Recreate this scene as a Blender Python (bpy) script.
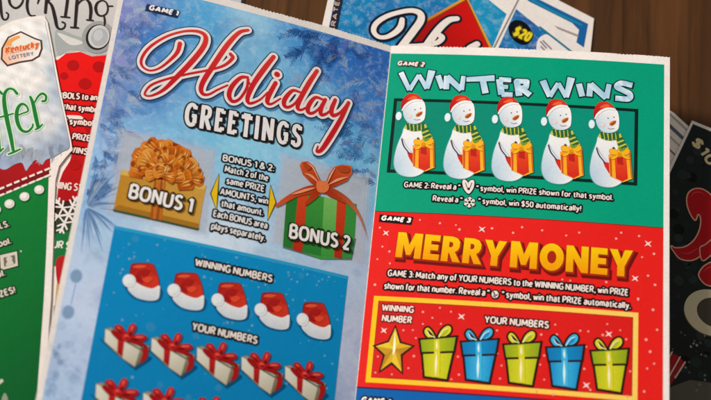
import bpy, bmesh, math, random
from mathutils import Vector, Matrix
from mathutils.geometry import tessellate_polygon, delaunay_2d_cdt

random.seed(7)
for o in list(bpy.data.objects):
    bpy.data.objects.remove(o)
S = bpy.context.scene
COL = S.collection

# ------------------------------------------------------------------ survey: camera, table plane and the two ticket panels
# worked out from the straight edges of the ticket (metres; survey axes: x right, y down, z away from the lens)
F, PW, PH, MM = 1300.0, 711.0, 400.0, 0.001
SC = 0.1
CREASE = Vector((0.13046594554241753, -0.5636686694602235, 4.758590149909182))
V = Vector((-0.09968469207222805, 0.9082531611146388, -0.4063731751625973))
UR = Vector((0.9913585855063112, 0.05565784201604074, -0.11878703449890259))
UL = Vector((-0.9423329640883754, -0.21730791619276324, -0.25453065503466504))
nR = UR.cross(V); nR = nR if nR.z < 0 else -nR
nL = UL.cross(V); nL = nL if nL.z < 0 else -nL
TN = (nR * 0.5 + nL * 0.5).normalized()          # table normal: the open fold stands on its crease like a shallow V
AY = (-V).normalized(); AZ = TN; AX = AY.cross(AZ).normalized()
H0 = 0.0021                                        # height of the crease over the table
ROT = Matrix((AX, AY, AZ))


def to_world(p):
    q = ROT @ (Vector(p) - CREASE) * SC
    return Vector((q.x, q.y, q.z + H0))


CAMW = to_world((0, 0, 0))

# ------------------------------------------------------------------ camera
cam = bpy.data.cameras.new('camera')
camo = bpy.data.objects.new('camera', cam)
COL.objects.link(camo)
cx, cy, cz = ROT @ Vector((1, 0, 0)), ROT @ Vector((0, -1, 0)), ROT @ Vector((0, 0, -1))
M = Matrix((cx, cy, cz)).transposed().to_4x4()
M.translation = CAMW
camo.matrix_world = M
cam.sensor_fit = 'HORIZONTAL'
cam.sensor_width = 36
cam.lens = 36 * F / PW
cam.clip_start = 0.01
cam.clip_end = 50
cam.dof.use_dof = True
cam.dof.focus_distance = 0.455
cam.dof.aperture_fstop = 9.0
S.camera = camo

# ------------------------------------------------------------------ light: soft room light and one window-like lamp, upper left
w = bpy.data.worlds.new('World'); S.world = w; w.use_nodes = True
w.node_tree.nodes['Background'].inputs[0].default_value = (1.0, 0.95, 0.90, 1)
w.node_tree.nodes['Background'].inputs[1].default_value = 0.205


def area(name, loc, target, size, power, col):
    l = bpy.data.lights.new(name, 'AREA'); l.shape = 'RECTANGLE'; l.size, l.size_y = size; l.energy = power; l.color = col
    o = bpy.data.objects.new(name, l); COL.objects.link(o); o.location = loc
    o.rotation_euler = (Vector(target) - Vector(loc)).to_track_quat('-Z', 'Y').to_euler()
    return o


area('window_lamp', (-1.31, 0.48, 1.18), (0.0, -0.06, 0.0), (0.34, 0.34), 37.5, (1.0, 0.955, 0.90))
area('overhead_fill', (0.15, 0.1, 1.5), (0, 0, 0), (1.2, 1.2), 2.5, (1.0, 0.95, 0.89))  # broad overhead fill, added to soften the shade; not a known lamp
S.view_settings.view_transform = 'Standard'
S.view_settings.look = 'None'
S.view_settings.exposure = 0.0
S.view_settings.gamma = 1.0


# ------------------------------------------------------------------ materials
def lin(c):
    if isinstance(c, str):
        c = tuple(int(c[i:i + 2], 16) for i in (0, 2, 4))
    r = []
    for v in c[:3]:
        v = v / 255.0
        r.append(v / 12.92 if v <= 0.04045 else ((v + 0.055) / 1.055) ** 2.4)
    return tuple(r) + ((c[3] if len(c) > 3 else 1.0),)


def nmat(name):
    m = bpy.data.materials.new(name); m.use_nodes = True
    nt = m.node_tree
    return m, nt, nt.nodes['Principled BSDF'], nt.nodes.new, nt.links.new


def mix(nt, a, b, fac, mode='MIX'):
    n = nt.nodes.new('ShaderNodeMix'); n.data_type = 'RGBA'; n.blend_type = mode
    for s, v in ((n.inputs[6], a), (n.inputs[7], b), (n.inputs[0], fac)):
        if hasattr(v, 'is_linked'):
            nt.links.new(v, s)
        else:
            s.default_value = v
    return n.outputs[2]


def ramp(nt, src, p0, c0, p1, c1):
    n = nt.nodes.new('ShaderNodeValToRGB')
    n.color_ramp.elements[0].position = p0; n.color_ramp.elements[0].color = c0
    n.color_ramp.elements[1].position = p1; n.color_ramp.elements[1].color = c1
    nt.links.new(src, n.inputs[0])
    return n.outputs[0]


def noise(nt, scale, detail=3.0, vec=None, rough=0.55, dist=0.0):
    n = nt.nodes.new('ShaderNodeTexNoise')
    n.inputs['Scale'].default_value = scale; n.inputs['Detail'].default_value = detail
    n.inputs['Roughness'].default_value = rough; n.inputs['Distortion'].default_value = dist
    if vec is not None:
        nt.links.new(vec, n.inputs['Vector'])
    return n.outputs[0]


def coords(nt, scale=None, rot=None):
    t = nt.nodes.new('ShaderNodeTexCoord')
    if scale is None:
        return t.outputs['Object']
    mp = nt.nodes.new('ShaderNodeMapping')
    mp.inputs['Scale'].default_value = scale
    if rot: mp.inputs['Rotation'].default_value = rot
    nt.links.new(t.outputs['Object'], mp.inputs['Vector'])
    return mp.outputs[0]


def bump(nt, h, dist, strength=0.3):
    b = nt.nodes.new('ShaderNodeBump'); b.inputs['Strength'].default_value = strength; b.inputs['Distance'].default_value = dist
    nt.links.new(h, b.inputs['Height'])
    return b.outputs[0]


W1, K0 = (1, 1, 1, 1), (0, 0, 0, 1)


def print_material(name, mottled=0.07, rough=0.5, alpha=False, frost=False):
    m, nt, b, N, L = nmat(name)
    a = N('ShaderNodeAttribute'); a.attribute_name = 'Col'
    c = coords(nt)
    src = a.outputs['Color']
    if frost:                                       # icy fern and crystal print on the blue card
        n1 = noise(nt, 330, 5, c, 0.72, 0.35)
        src = mix(nt, src, mix(nt, src, lin((206, 228, 242)), 0.55), ramp(nt, n1, 0.48, K0, 0.80, W1))
        n2 = noise(nt, 80, 5, c, 0.65, 0.5)
        src = mix(nt, src, mix(nt, src, lin((34, 92, 168)), 0.36), ramp(nt, n2, 0.50, K0, 0.74, W1))
        n3 = noise(nt, 60, 3, c, 0.6, 0.8)
        src = mix(nt, src, mix(nt, src, lin((140, 140, 190)), 0.05), ramp(nt, n3, 0.52, K0, 0.75, W1))
    g = noise(nt, 900, 2, c)
    g2 = noise(nt, 55, 3, c)
    lo = 1 - mottled
    src = mix(nt, src, ramp(nt, g, 0.3, (lo, lo, lo, 1), 0.7, (1, 1, 1, 1)), 1.0, 'MULTIPLY')
    src = mix(nt, src, ramp(nt, g2, 0.3, (1 - mottled * .6,) * 3 + (1,), 0.7, (1, 1, 1, 1)), 1.0, 'MULTIPLY')
    L(src, b.inputs['Base Color'])
    L(ramp(nt, noise(nt, 38, 5, c, 0.7), 0.35, (rough - .16,) * 3 + (1,), 0.68, (rough + .12,) * 3 + (1,)), b.inputs['Roughness'])
    b.inputs['Specular IOR Level'].default_value = 0.07
    L(bump(nt, noise(nt, 140, 3, c), 0.0004, 0.25), b.inputs['Normal'])
    if alpha:
        L(a.outputs['Alpha'], b.inputs['Alpha'])
    return m


INK = print_material('printed_ink')
SOFT = print_material('sheer_printed_ink', alpha=True)
FROST = print_material('frosty_print', frost=True)
LATEX = print_material('scratch_off_print', 0.08, 0.62)


def paper_material(name, c, dirty=0.10):
    m, nt, b, N, L = nmat(name)
    co = coords(nt)
    s = mix(nt, lin(c), tuple(v * (1 - dirty) for v in lin(c)[:3]) + (1,), ramp(nt, noise(nt, 70, 4, co), 0.4, K0, 0.7, W1))
    s = mix(nt, s, tuple(v * 0.86 for v in lin(c)[:3]) + (1,), ramp(nt, noise(nt, 1100, 2, co), 0.45, K0, 0.8, W1))
    L(s, b.inputs['Base Color'])
    b.inputs['Roughness'].default_value = 0.6
    b.inputs['Specular IOR Level'].default_value = 0.25
    L(bump(nt, noise(nt, 300, 3, co), 0.0004, 0.25), b.inputs['Normal'])
    return m


PAPER = paper_material('ticket_paper', (238, 229, 222))
PAPER2 = paper_material('aged_ticket_paper', (226, 218, 208))
BLACKP = paper_material('black_ticket_paper', (22, 25, 24))


def wood_material():
    m, nt, b, N, L = nmat('brown_wood')
    R = (0, 0, math.radians(-8))
    c = coords(nt, (60, 5, 10), R)
    n1 = noise(nt, 1.0, 6, c, 0.62, 0.7)
    c2 = coords(nt, (260, 9, 40), R)
    n2 = noise(nt, 1.0, 4, c2, 0.6, 0.3)
    c3 = coords(nt, (22, 3, 4), R)
    n3 = noise(nt, 1.0, 3, c3)
    s = ramp(nt, n1, 0.30, lin((48, 28, 12)), 0.70, lin((97, 60, 30)))
    s = mix(nt, s, lin((42, 24, 10)), ramp(nt, n2, 0.50, K0, 0.72, (0.8,) * 3 + (1,)))
    s = mix(nt, s, lin((104, 68, 40)), ramp(nt, n3, 0.50, K0, 0.85, (0.55,) * 3 + (1,)))
    L(s, b.inputs['Base Color'])
    b.inputs['Roughness'].default_value = 0.55
    b.inputs['Specular IOR Level'].default_value = 0.15
    L(bump(nt, n2, 0.0006, 0.35), b.inputs['Normal'])
    return m


WOOD = wood_material()


# ------------------------------------------------------------------ coordinates on the flat sheets (mm)
def _hit(u, px):
    d = Vector(((px[0] - PW / 2) / F, (px[1] - PH / 2) / F, 1.0))
    m = Matrix((u, V, -d)).transposed()
    r = m.inverted() @ (-CREASE)
    return r.x, r.y


def PR(p):                                         # right panel: mm from the top of the crease, y up
    a, b = _hit(UR, p); return Vector((a * 100, -b * 100))


def PL(p):
    a, b = _hit(UL, p); return Vector((-a * 100, -b * 100))


def on_table(p, h=0.0):                            # a spot on a sheet lying h metres above the table (mm)
    d = ROT @ Vector(((p[0] - PW / 2) / F, (p[1] - PH / 2) / F, 1.0))
    t = (h - CAMW.z) / d.z
    q = CAMW + d * t
    return Vector((q.x * 1000, q.y * 1000))


def zm(x0, y0, s):                                 # enlarge-view coordinates -> survey units
    return lambda *pts: [(x0 + p[0] / s, y0 + p[1] / s) for p in pts]


# ------------------------------------------------------------------ ink: flat printed shapes gathered into one mesh
def catmull(pts, n=7, closed=False):
    P = [Vector(p) for p in pts]
    if len(P) < 3:
        return P
    out = []
    k = len(P)
    rng = range(k if closed else k - 1)
    for i in rng:
        p1, p2 = P[i], P[(i + 1) % k]
        p0 = P[i - 1] if (closed or i > 0) else p1 * 2 - p2
        p3 = P[(i + 2) % k] if (closed or i + 2 < k) else p2 * 2 - p1
        for j in range(n):
            t = j / n
            out.append(0.5 * ((2 * p1) + (p2 - p0) * t + (2 * p0 - 5 * p1 + 4 * p2 - p3) * t * t + (3 * p1 - p0 - 3 * p2 + p3) * t ** 3))
    if not closed:
        out.append(P[-1])
    return out


def grow(poly, d):                                 # push a closed outline outwards by d
    P = [Vector(p) for p in poly]
    A = sum(P[i].x * P[(i + 1) % len(P)].y - P[(i + 1) % len(P)].x * P[i].y for i in range(len(P)))
    s = 1 if A > 0 else -1
    out = []
    for i in range(len(P)):
        a, b, c = P[i - 1], P[i], P[(i + 1) % len(P)]
        e1, e2 = (b - a), (c - b)
        if e1.length < 1e-9 or e2.length < 1e-9:
            out.append(b); continue
        e1.normalize(); e2.normalize()
        n1, n2 = Vector((e1.y, -e1.x)), Vector((e2.y, -e2.x))
        q = n1 + n2
        if q.length < 1e-6:
            out.append(b + n1 * d * s); continue
        q.normalize()
        k = min(1.0 / max(q.dot(n1), 0.3), 1.7)
        out.append(b + q * d * k * s)
    return out


BEND = {}


def bow(me, f, longest=0.0045):
    """Cut long edges and give a flat printed sheet the gentle bow f(x, y) of its card (all in mm)."""
    bm = bmesh.new(); bm.from_mesh(me)
    for _ in range(9):
        es = [e for e in bm.edges if e.calc_length() > longest]
        if not es:
            break
        bmesh.ops.subdivide_edges(bm, edges=es, cuts=1)
        bmesh.ops.triangulate(bm, faces=[q for q in bm.faces if len(q.verts) > 4])
    for v in bm.verts:
        v.co.z += f(v.co.x * 1000, v.co.y * 1000) * MM
    bm.to_mesh(me); bm.free()


def seat(o, x, y):
    """Lay a small picture on the bowed card at (x, y)."""
    f = BEND.get(o.parent.name if o.parent else None)
    z = 0.05
    if f:
        z += f(x, y)
        o.rotation_euler = (math.atan((f(x, y + 1) - f(x, y - 1)) / 2), -math.atan((f(x + 1, y) - f(x - 1, y)) / 2), 0)
    o.location = (x * MM, y * MM, z * MM)


class Ink:
    def __init__(self, tf=None):
        self.v, self.f, self.c = [], [], []
        self.tf = tf or (lambda p: Vector(p))
        self.k = 0

    def T(self, pts):
        return [self.tf(p) for p in pts]

    def _z(self, layer):
        self.k += 1
        return 0.03 + layer * 0.036 + 0.0012 * (self.k % 23)

    def raw(self, verts, faces, col, layer, ramp=0.0):
        z = self._z(layer)
        o = len(self.v)
        for i, p in enumerate(verts):
            self.v.append((p[0], p[1], z + ramp * i / len(verts)))
            self.c.append(lin(col(Vector(p[:2])) if callable(col) else col))
        for f in faces:
            a, b, c = (Vector(verts[i][:2]) for i in f[:3])
            if (b - a).cross(c - a) < 0:
                f = tuple(reversed(f))
            self.f.append(tuple(i + o for i in f))

    def fill(self, pts, col, layer, holes=()):      # pts already in sheet mm
        loops = [[Vector((p[0], p[1], 0)) for p in lp] for lp in [pts] + list(holes)]
        flat = [p for lp in loops for p in lp]
        tris = tessellate_polygon(loops)
        self.raw([(p.x, p.y) for p in flat], [tuple(t) for t in tris], col, layer)

    def fill_dense(self, pts, col, layer, step):      # filled shape with inner points, so a printed blend runs smoothly across it
        P = [Vector((p[0], p[1])) for p in pts]
        n = len(P)
        xs, ys = [p.x for p in P], [p.y for p in P]

        def inside(x, y):
            c = False
            for i in range(n):
                a, b = P[i], P[i - 1]
                if (a.y > y) != (b.y > y) and x < (b.x - a.x) * (y - a.y) / (b.y - a.y) + a.x:
                    c = not c
            return c
        inner = []
        y = min(ys) + step / 2
        while y < max(ys):
            x = min(xs) + step / 2
            while x < max(xs):
                if inside(x, y) and min((p - Vector((x, y))).length for p in P) > step * .4:
                    inner.append(Vector((x, y)))
                x += step
            y += step
        vs, _, fs, *_r = delaunay_2d_cdt(P + inner, [(i, (i + 1) % n) for i in range(n)], [list(range(n))], 1, 1e-5)
        self.raw([tuple(v) for v in vs], [tuple(f) for f in fs], col, layer)

    def poly(self, pts, col, layer, smooth=False, line=0, line_col='101010', holes=()):
        P = self.T(pts)
        if smooth:
            P = catmull(P, 5, True)
        if line:
            self.fill(grow(P, line), line_col, layer - 1)
        self.fill(P, col, layer, [self.T(h) for h in holes])

    def disc(self, c, r, col, layer, n=20, ry=None, line=0, line_col='101010', mm=False, ang=0.0):
        c = Vector(c) if mm else self.tf(c)
        ry = ry or r
        ca, sa = math.cos(ang), math.sin(ang)

        def ring(k):
            o = []
            for i in range(n):
                x, y = (r + k) * math.cos(i * 2 * math.pi / n), (ry + k) * math.sin(i * 2 * math.pi / n)
                o.append((c.x + x * ca - y * sa, c.y + x * sa + y * ca))
            return o
        if line:
            self.fill(ring(line), line_col, layer - 1)
        self.fill(ring(0), col, layer)

    def stroke(self, pts, width, col, layer, smooth=True, mm=False, caps=True):
        P = [Vector(p) for p in pts] if mm else self.T(pts)
        ws = width if isinstance(width, (list, tuple)) else [width] * len(P)
        if not smooth:
            for i in range(len(P) - 1):
                self._ribbon([P[i], P[i + 1]], [ws[i], ws[i + 1]], col, layer, False)
            if caps:
                for i in range(0, len(P)):
                    self.disc(P[i], ws[i] / 2, col, layer, 10, mm=True)
            return
        Q = catmull([(p.x, p.y, q) for p, q in zip(P, ws)], 6) if len(P) > 2 else [Vector((p.x, p.y, q)) for p, q in zip(P, ws)]
        self._ribbon([Vector((q.x, q.y)) for q in Q], [max(q.z, 0.02) for q in Q], col, layer, caps)

    def _ribbon(self, P, W, col, layer, caps):
        n = len(P)
        vs, fs = [], []
        for i in range(n):
            t = P[min(i + 1, n - 1)] - P[max(i - 1, 0)]
            if t.length < 1e-9:
                t = Vector((1, 0))
            t.normalize()
            nn = Vector((-t.y, t.x)) * W[i] / 2
            vs += [tuple(P[i] + nn), tuple(P[i] - nn)]
        for i in range(n - 1):
            fs.append((2 * i, 2 * i + 1, 2 * i + 3, 2 * i + 2))
        if caps:
            for i, s in ((0, -1), (n - 1, 1)):
                t = (P[1] - P[0]) if i == 0 else (P[-1] - P[-2])
                if t.length < 1e-9: continue
                t.normalize(); nn = Vector((-t.y, t.x))
                o = len(vs)
                m = 6
                for j in range(m + 1):
                    a = math.pi * j / m
                    vs.append(tuple(P[i] + (nn * math.cos(a) + t * s * math.sin(a)) * W[i] / 2))
                fs.append(tuple(range(o, o + m + 1)))
        self.raw(vs, fs, col, layer, 0.008)

    def build(self, name, parent, mat=None, label=None, anchor=None):
        me = bpy.data.meshes.new(name)
        a = anchor or Vector((0, 0))
        me.from_pydata([((x - a[0]) * MM, (y - a[1]) * MM, z * MM) for x, y, z in self.v], [], self.f)
        at = me.color_attributes.new('Col', 'FLOAT_COLOR', 'POINT')
        at.data.foreach_set('color', [q for c in self.c for q in c])
        me.materials.append(mat or INK)
        o = bpy.data.objects.new(name, me)
        COL.objects.link(o)
        if parent is not None:
            o.parent = parent
        if anchor is not None:
            seat(o, a[0], a[1])
        elif parent is not None and parent.name in BEND:
            bow(me, BEND[parent.name])
        if label:
            o['label'] = label
        return o


def copy_print(o, dx, dy, label=None):
    c = o.copy(); COL.objects.link(c); c.parent = o.parent
    seat(c, o.location.x * 1000 + dx, o.location.y * 1000 + dy)
    if label:
        c['label'] = label
    return c


def grad(p0, c0, p1, c1):                           # printed two-colour blend between two sheet points
    a, b = Vector(p0), Vector(p1)
    d = b - a
    A, B = (lin(c)[:3] if False else c for c in (c0, c1))

    def rgb(c): return tuple(int(c[i:i + 2], 16) for i in (0, 2, 4)) if isinstance(c, str) else c
    A, B = rgb(c0), rgb(c1)

    def f(p):
        t = max(0, min(1, (p - a).dot(d) / d.length_squared))
        return tuple(A[i] + (B[i] - A[i]) * t for i in range(3))
    return f


# ------------------------------------------------------------------ lettering: a bold sans drawn stroke by stroke
G = {
    'A': '.62|L 0 0 .31 1|L .31 1 .62 0|L .1 .3 .52 .3', 'B': '.5|L 0 0 0 1|S 0 1 .3 1 .44 .9 .44 .66 .3 .54 0 .54|S .28 .54 .48 .42 .5 .16 .36 .02 0 0',
    'C': '.52|S .52 .86 .36 1 .14 .96 0 .7 0 .3 .14 .04 .36 0 .52 .14', 'D': '.54|L 0 0 0 1|S 0 1 .28 1 .5 .8 .54 .5 .5 .2 .28 0 0 0',
    'E': '.4|L 0 0 0 1|L 0 1 .4 1|L 0 .53 .36 .53|L 0 0 .4 0', 'F': '.4|L 0 0 0 1|L 0 1 .4 1|L 0 .5 .36 .5',
    'G': '.56|S .54 .86 .38 1 .16 .96 0 .7 0 .3 .16 .04 .38 0 .56 .1|L .56 .1 .56 .48|L .56 .46 .34 .46', 'H': '.54|L 0 0 0 1|L .54 0 .54 1|L 0 .52 .54 .52',
    'I': '.0|L 0 0 0 1', 'K': '.52|L 0 0 0 1|L .5 1 .04 .5|L .12 .56 .52 0', 'L': '.38|L 0 0 0 1|L 0 0 .38 0',
    'M': '.74|L 0 0 .06 1|L .06 1 .37 .2|L .37 .2 .68 1|L .68 1 .74 0', 'N': '.56|L 0 0 0 1|L 0 1 .56 0|L .56 0 .56 1',
    'O': '.62|S .31 1 .1 .92 0 .68 0 .32 .1 .08 .31 0 .52 .08 .62 .32 .62 .68 .52 .92 .31 1', 'P': '.46|L 0 0 0 1|S 0 1 .28 1 .45 .9 .46 .66 .3 .48 0 .46',
    'R': '.52|L 0 0 0 1|S 0 1 .3 1 .46 .9 .46 .64 .3 .5 0 .48|L .24 .48 .52 0', 'S': '.46|S .44 .9 .26 1 .06 .92 .02 .7 .2 .54 .4 .42 .46 .2 .34 .03 .16 0 0 .1',
    'T': '.5|L 0 1 .5 1|L .25 1 .25 0', 'U': '.54|S 0 1 0 .3 .1 .04 .27 0 .44 .04 .54 .3 .54 1', 'V': '.56|L 0 1 .28 0|L .28 0 .56 1',
    'W': '.86|L 0 1 .2 0|L .2 0 .43 .9|L .43 .9 .66 0|L .66 0 .86 1', 'X': '.5|L 0 0 .5 1|L 0 1 .5 0', 'Y': '.54|L 0 1 .27 .46|L .54 1 .27 .46|L .27 .46 .27 0', 'Z': '.46|L 0 1 .46 1|L .46 1 0 0|L 0 0 .46 0',
    'a': '.38|S .02 .62 .2 .7 .36 .62 .38 .4|L .38 .44 .38 0|S .38 .4 .14 .38 0 .22 .08 .02 .24 .02 .38 .16', 'b': '.42|L 0 0 0 1|S 0 .5 .12 .68 .3 .68 .42 .5 .42 .2 .3 .02 .12 .02 0 .16',
    'c': '.34|S .34 .62 .2 .7 .04 .58 0 .35 .04 .1 .2 0 .34 .08', 'd': '.42|L .42 0 .42 1|S .42 .5 .3 .68 .12 .68 0 .5 0 .2 .12 .02 .3 .02 .42 .16',
    'e': '.4|L .02 .37 .4 .37|S .4 .38 .36 .6 .2 .7 .04 .58 0 .35 .04 .1 .2 0 .38 .08', 'f': '.26|S .3 .98 .16 .98 .1 .8 .1 0|L -.02 .66 .26 .66', 'g': '.4|S .4 .5 .3 .68 .12 .68 0 .5 0 .22 .12 .04 .3 .04 .4 .18|S .4 .68 .4 -.1 .26 -.26 .04 -.22',
    'h': '.4|L 0 0 0 1|S 0 .5 .14 .68 .32 .66 .4 .5 .4 0', 'i': '.0|L 0 0 0 .68|L 0 .9 0 1', 'k': '.38|L 0 0 0 1|L .36 .68 .04 .34|L .1 .4 .4 0', 'l': '.0|L 0 0 0 1', 'm': '.66|L 0 0 0 .68|S 0 .5 .12 .68 .28 .64 .33 .5 .33 0|S .33 .5 .45 .68 .6 .64 .66 .5 .66 0',
    'n': '.4|L 0 0 0 .68|S 0 .5 .14 .68 .32 .66 .4 .5 .4 0', 'o': '.42|S .21 .69 .04 .6 0 .35 .04 .09 .21 0 .38 .09 .42 .35 .38 .6 .21 .69', 'p': '.42|L 0 -.28 0 .68|S 0 .5 .12 .68 .3 .68 .42 .5 .42 .2 .3 .02 .12 .02 0 .16',
    'r': '.26|L 0 0 0 .68|S 0 .44 .1 .64 .28 .66', 's': '.32|S .31 .6 .16 .7 .02 .58 .06 .42 .26 .3 .32 .14 .18 0 0 .06', 't': '.26|S .1 .88 .1 .16 .16 .02 .28 .03|L -.02 .66 .26 .66', 'u': '.4|S 0 .68 0 .2 .1 .03 .26 .02 .4 .2|L .4 0 .4 .68',
    'v': '.4|L 0 .68 .2 0|L .2 0 .4 .68', 'w': '.6|L 0 .68 .15 0|L .15 0 .3 .6|L .3 .6 .45 0|L .45 0 .6 .68', 'y': '.4|L 0 .68 .2 .06|S .4 .68 .2 .0 .1 -.24 -.04 -.26',
    '0': '.46|S .23 1 .06 .88 0 .5 .06 .12 .23 0 .4 .12 .46 .5 .4 .88 .23 1', '1': '.2|L 0 .82 .2 1|L .2 1 .2 0', '2': '.44|S 0 .86 .18 1 .38 .92 .42 .7 .3 .44 0 0|L 0 0 .46 0', '3': '.42|S 0 .9 .18 1 .38 .9 .38 .66 .16 .54|S .16 .54 .4 .44 .42 .16 .24 0 0 .08',
    '4': '.46|L .36 0 .36 1|L .36 1 0 .3|L 0 .28 .46 .28', '5': '.42|L .4 1 .06 1|L .06 1 .03 .56|S .03 .56 .26 .62 .42 .42 .38 .12 .2 0 0 .08', '$': '.46|S .44 .84 .26 .94 .06 .84 .04 .66 .2 .54 .4 .42 .46 .24 .34 .09 .16 .06 0 .16|L .23 -.12 .23 1.12',
    '&': '.6|S .6 0 .2 .6 .14 .84 .26 1 .4 .88 .34 .66 .06 .4 0 .2 .14 .02 .34 .06 .58 .42', ':': '.0|L 0 0 0 .1|L 0 .5 0 .6', '.': '.0|L 0 0 0 .08', ',': '.04|L .06 .1 0 -.16', '!': '.0|L 0 .3 0 1|L 0 0 0 .09', "'": '.0|L 0 .75 0 1', '"': '.16|L 0 .72 0 1|L .16 .72 .16 1', '-': '.24|L 0 .4 .24 .4',
}
SLAB = {'R': '|L -.14 0 .14 0|L -.14 1 .1 1|L .4 0 .66 0', 'E': '|L -.14 0 .1 0|L -.14 1 .1 1|L .4 .84 .4 1|L .4 0 .4 .16', 'T': '|L .1 0 .4 0|L 0 .8 0 1|L .5 .8 .5 1', 'I': '|L -.14 0 .14 0|L -.14 1 .14 1',
        'N': '|L -.14 0 .14 0|L -.16 1 .08 1|L .42 1 .7 1', 'G': '|L .38 .46 .68 .46|L .54 .8 .54 .98', 'S': '|L .45 .8 .45 1|L 0 0 0 .22'}


def glyph(ch, slab):
    s = G.get(ch)
    if s is None:
        return 0.3, []
    if slab:
        s += SLAB.get(ch, '')
    parts = s.split('|')
    st = []
    for q in parts[1:]:
        t = q.split()
        xs = [float(a) for a in t[1:]]
        st.append((t[0], [(xs[i], xs[i + 1]) for i in range(0, len(xs), 2)]))
    return float(parts[0]), st


def text(ink, s, p0, p1, h, col='f4efe6', weight=.2, line=0.0, line_col='14110f', layer=6, slab=False, shear=0.0, mm=False, gap=.07, space=.27, shadow=None):
    """s set between the baseline points p0 and p1 (survey units unless mm), capitals h mm tall."""
    a = Vector(p0) if mm else ink.tf(p0)
    b = Vector(p1) if mm else ink.tf(p1)
    wd = weight
    x, items = 0.0, []
    for ch in s:
        if ch == ' ':
            x += space; continue
        wv, st = glyph(ch, slab)
        for kind, pts in st:
            items.append((kind, [(x + wd / 2 + px, wd / 2 + py * (1 - wd)) for px, py in pts]))
        x += wv + wd + gap + (.2 if slab else 0)
    total = max(x - gap - (.2 if slab else 0), 1e-3)
    ux = (b - a) / total
    uy = Vector((-(b - a).y, (b - a).x)).normalized() * h

    def put(p):
        return a + ux * p[0] + uy * (p[1]) + (b - a).normalized() * (shear * p[1] * h)
    wmm = wd * (h + min(h * 1.2, ux.length)) / 2
    if line:
        for kind, pts in items:
            P = [put(p) for p in pts]
            ink.stroke(P, wmm + 2 * line, line_col, layer - 1, kind == 'S', True)
    if shadow:
        for kind, pts in items:
            P = [put(p) + Vector(shadow) for p in pts]
            ink.stroke(P, wmm + 1.2 * line, line_col, layer - 1, kind == 'S', True)
    for kind, pts in items:
        P = [put(p) for p in pts]
        ink.stroke(P, wmm, col, layer, kind == 'S', True, caps=False)


# ------------------------------------------------------------------ sheets of card
def slab(name, pts, parent=None, mat=None, thick=0.32, loc=None):
    """A flat card cut to the outline pts (mm), its printed face at local z = 0."""
    P = [Vector((p[0], p[1], 0)) for p in pts]
    A = sum(P[i].x * P[(i + 1) % len(P)].y - P[(i + 1) % len(P)].x * P[i].y for i in range(len(P)))
    if A < 0:
        P.reverse()
    n = len(P)
    tris = [tuple(t) for t in tessellate_polygon([P])]
    fs = []
    for t in tris:
        a, b, c = (P[i] for i in t)
        up = (b - a).cross(c - a).z > 0
        fs.append(t if up else t[::-1])
        fs.append(tuple(i + n for i in (t[::-1] if up else t)))
    for i in range(n):
        j = (i + 1) % n
        fs.append((i, i + n, j + n, j))
    me = bpy.data.meshes.new(name)
    me.from_pydata([(p.x * MM, p.y * MM, 0) for p in P] + [(p.x * MM, p.y * MM, -thick * MM) for p in P], [], fs)
    me.materials.append(mat or PAPER)
    o = bpy.data.objects.new(name, me)
    COL.objects.link(o)
    if parent is not None:
        o.parent = parent
    return o


def perforated(a, b, pitch=1.25, depth=0.4):
    """Torn perforation teeth along an edge from a to b."""
    a, b = Vector(a), Vector(b)
    n = max(2, int((b - a).length / pitch))
    t = (b - a).normalized(); nn = Vector((-t.y, t.x))
    out = []
    tear = 1.0
    for i in range(n):
        tear = max(.15, min(1.2, tear + random.uniform(-.35, .35)))
        for f, d in ((0.0, 0.0), (0.22, 0.9), (0.5, 1.0), (0.78, 0.85)):
            k = d * depth * tear * random.uniform(0.7, 1.1)
            out.append(a + (b - a) * ((i + f) / n) + nn * (k - depth * .5))
    return out


def thing(name, label, cat, group=None, loc=(0, 0, 0)):
    o = bpy.data.objects.new(name, None); COL.objects.link(o)
    o.empty_display_size = 0.01
    o.location = loc
    o['label'] = label; o['category'] = cat
    if group:
        o['group'] = group
    return o


# ================================================================== SETTING: the table
me = bpy.data.meshes.new('wooden_table')
n = 24
vs = [((i / n - .5) * 2.4, (j / n - .5) * 2.4, 0) for j in range(n + 1) for i in range(n + 1)]
me.from_pydata(vs, [], [(j * (n + 1) + i, j * (n + 1) + i + 1, (j + 1) * (n + 1) + i + 1, (j + 1) * (n + 1) + i) for j in range(n) for i in range(n)])
me.materials.append(WOOD)
tb = bpy.data.objects.new('wooden_table', me); COL.objects.link(tb)
tb['kind'] = 'structure'; tb['label'] = 'dark brown wooden table top under all the lottery tickets'

# ================================================================== MAIN TICKET: two panels meeting in a crease
main = thing('folded_ticket', 'open two panel holiday ticket, frosty blue on one side, green and red on the other', 'lottery ticket', None, (0, 0, H0))


def panel_matrix(u, sx):
    X = (ROT @ (u * sx)).normalized(); Y = (ROT @ (-V)).normalized(); Z = X.cross(Y).normalized()
    return Matrix((X, Y, Z)).transposed().to_4x4()


BOT = -158.0
right = slab('right_panel', [(0.0, 0.0)] + [(0, BOT), (100, BOT), (100, 0)] + perforated((100, 0), (0.3, 0)), main)
right.matrix_local = panel_matrix(UR, 1)
right['label'] = 'right panel printed green above and red below'
left = slab('left_panel', [(0, BOT), (0, 0)] + perforated((0, 0), (-99.3, 0)) + [(-99.3, 0), (-99.3, BOT)], main)
left.matrix_local = panel_matrix(UL, -1)
fR = lambda x, y: 1.5 * 4 * (x / 100) * (1 - x / 100) + .35 * math.sin(y / 31 + .8) * max(0, x) / 100
fL = lambda x, y: 1.7 * 4 * (-x / 100) * (1 + x / 100) + .45 * math.sin(y / 36 + 2.2) * max(0, -x) / 100
for o_, f_ in ((right, fR), (left, fL)):
    bow(o_.data, f_)
    BEND[o_.name] = f_
left['label'] = 'left panel printed frosty blue with bonus gifts'

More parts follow.
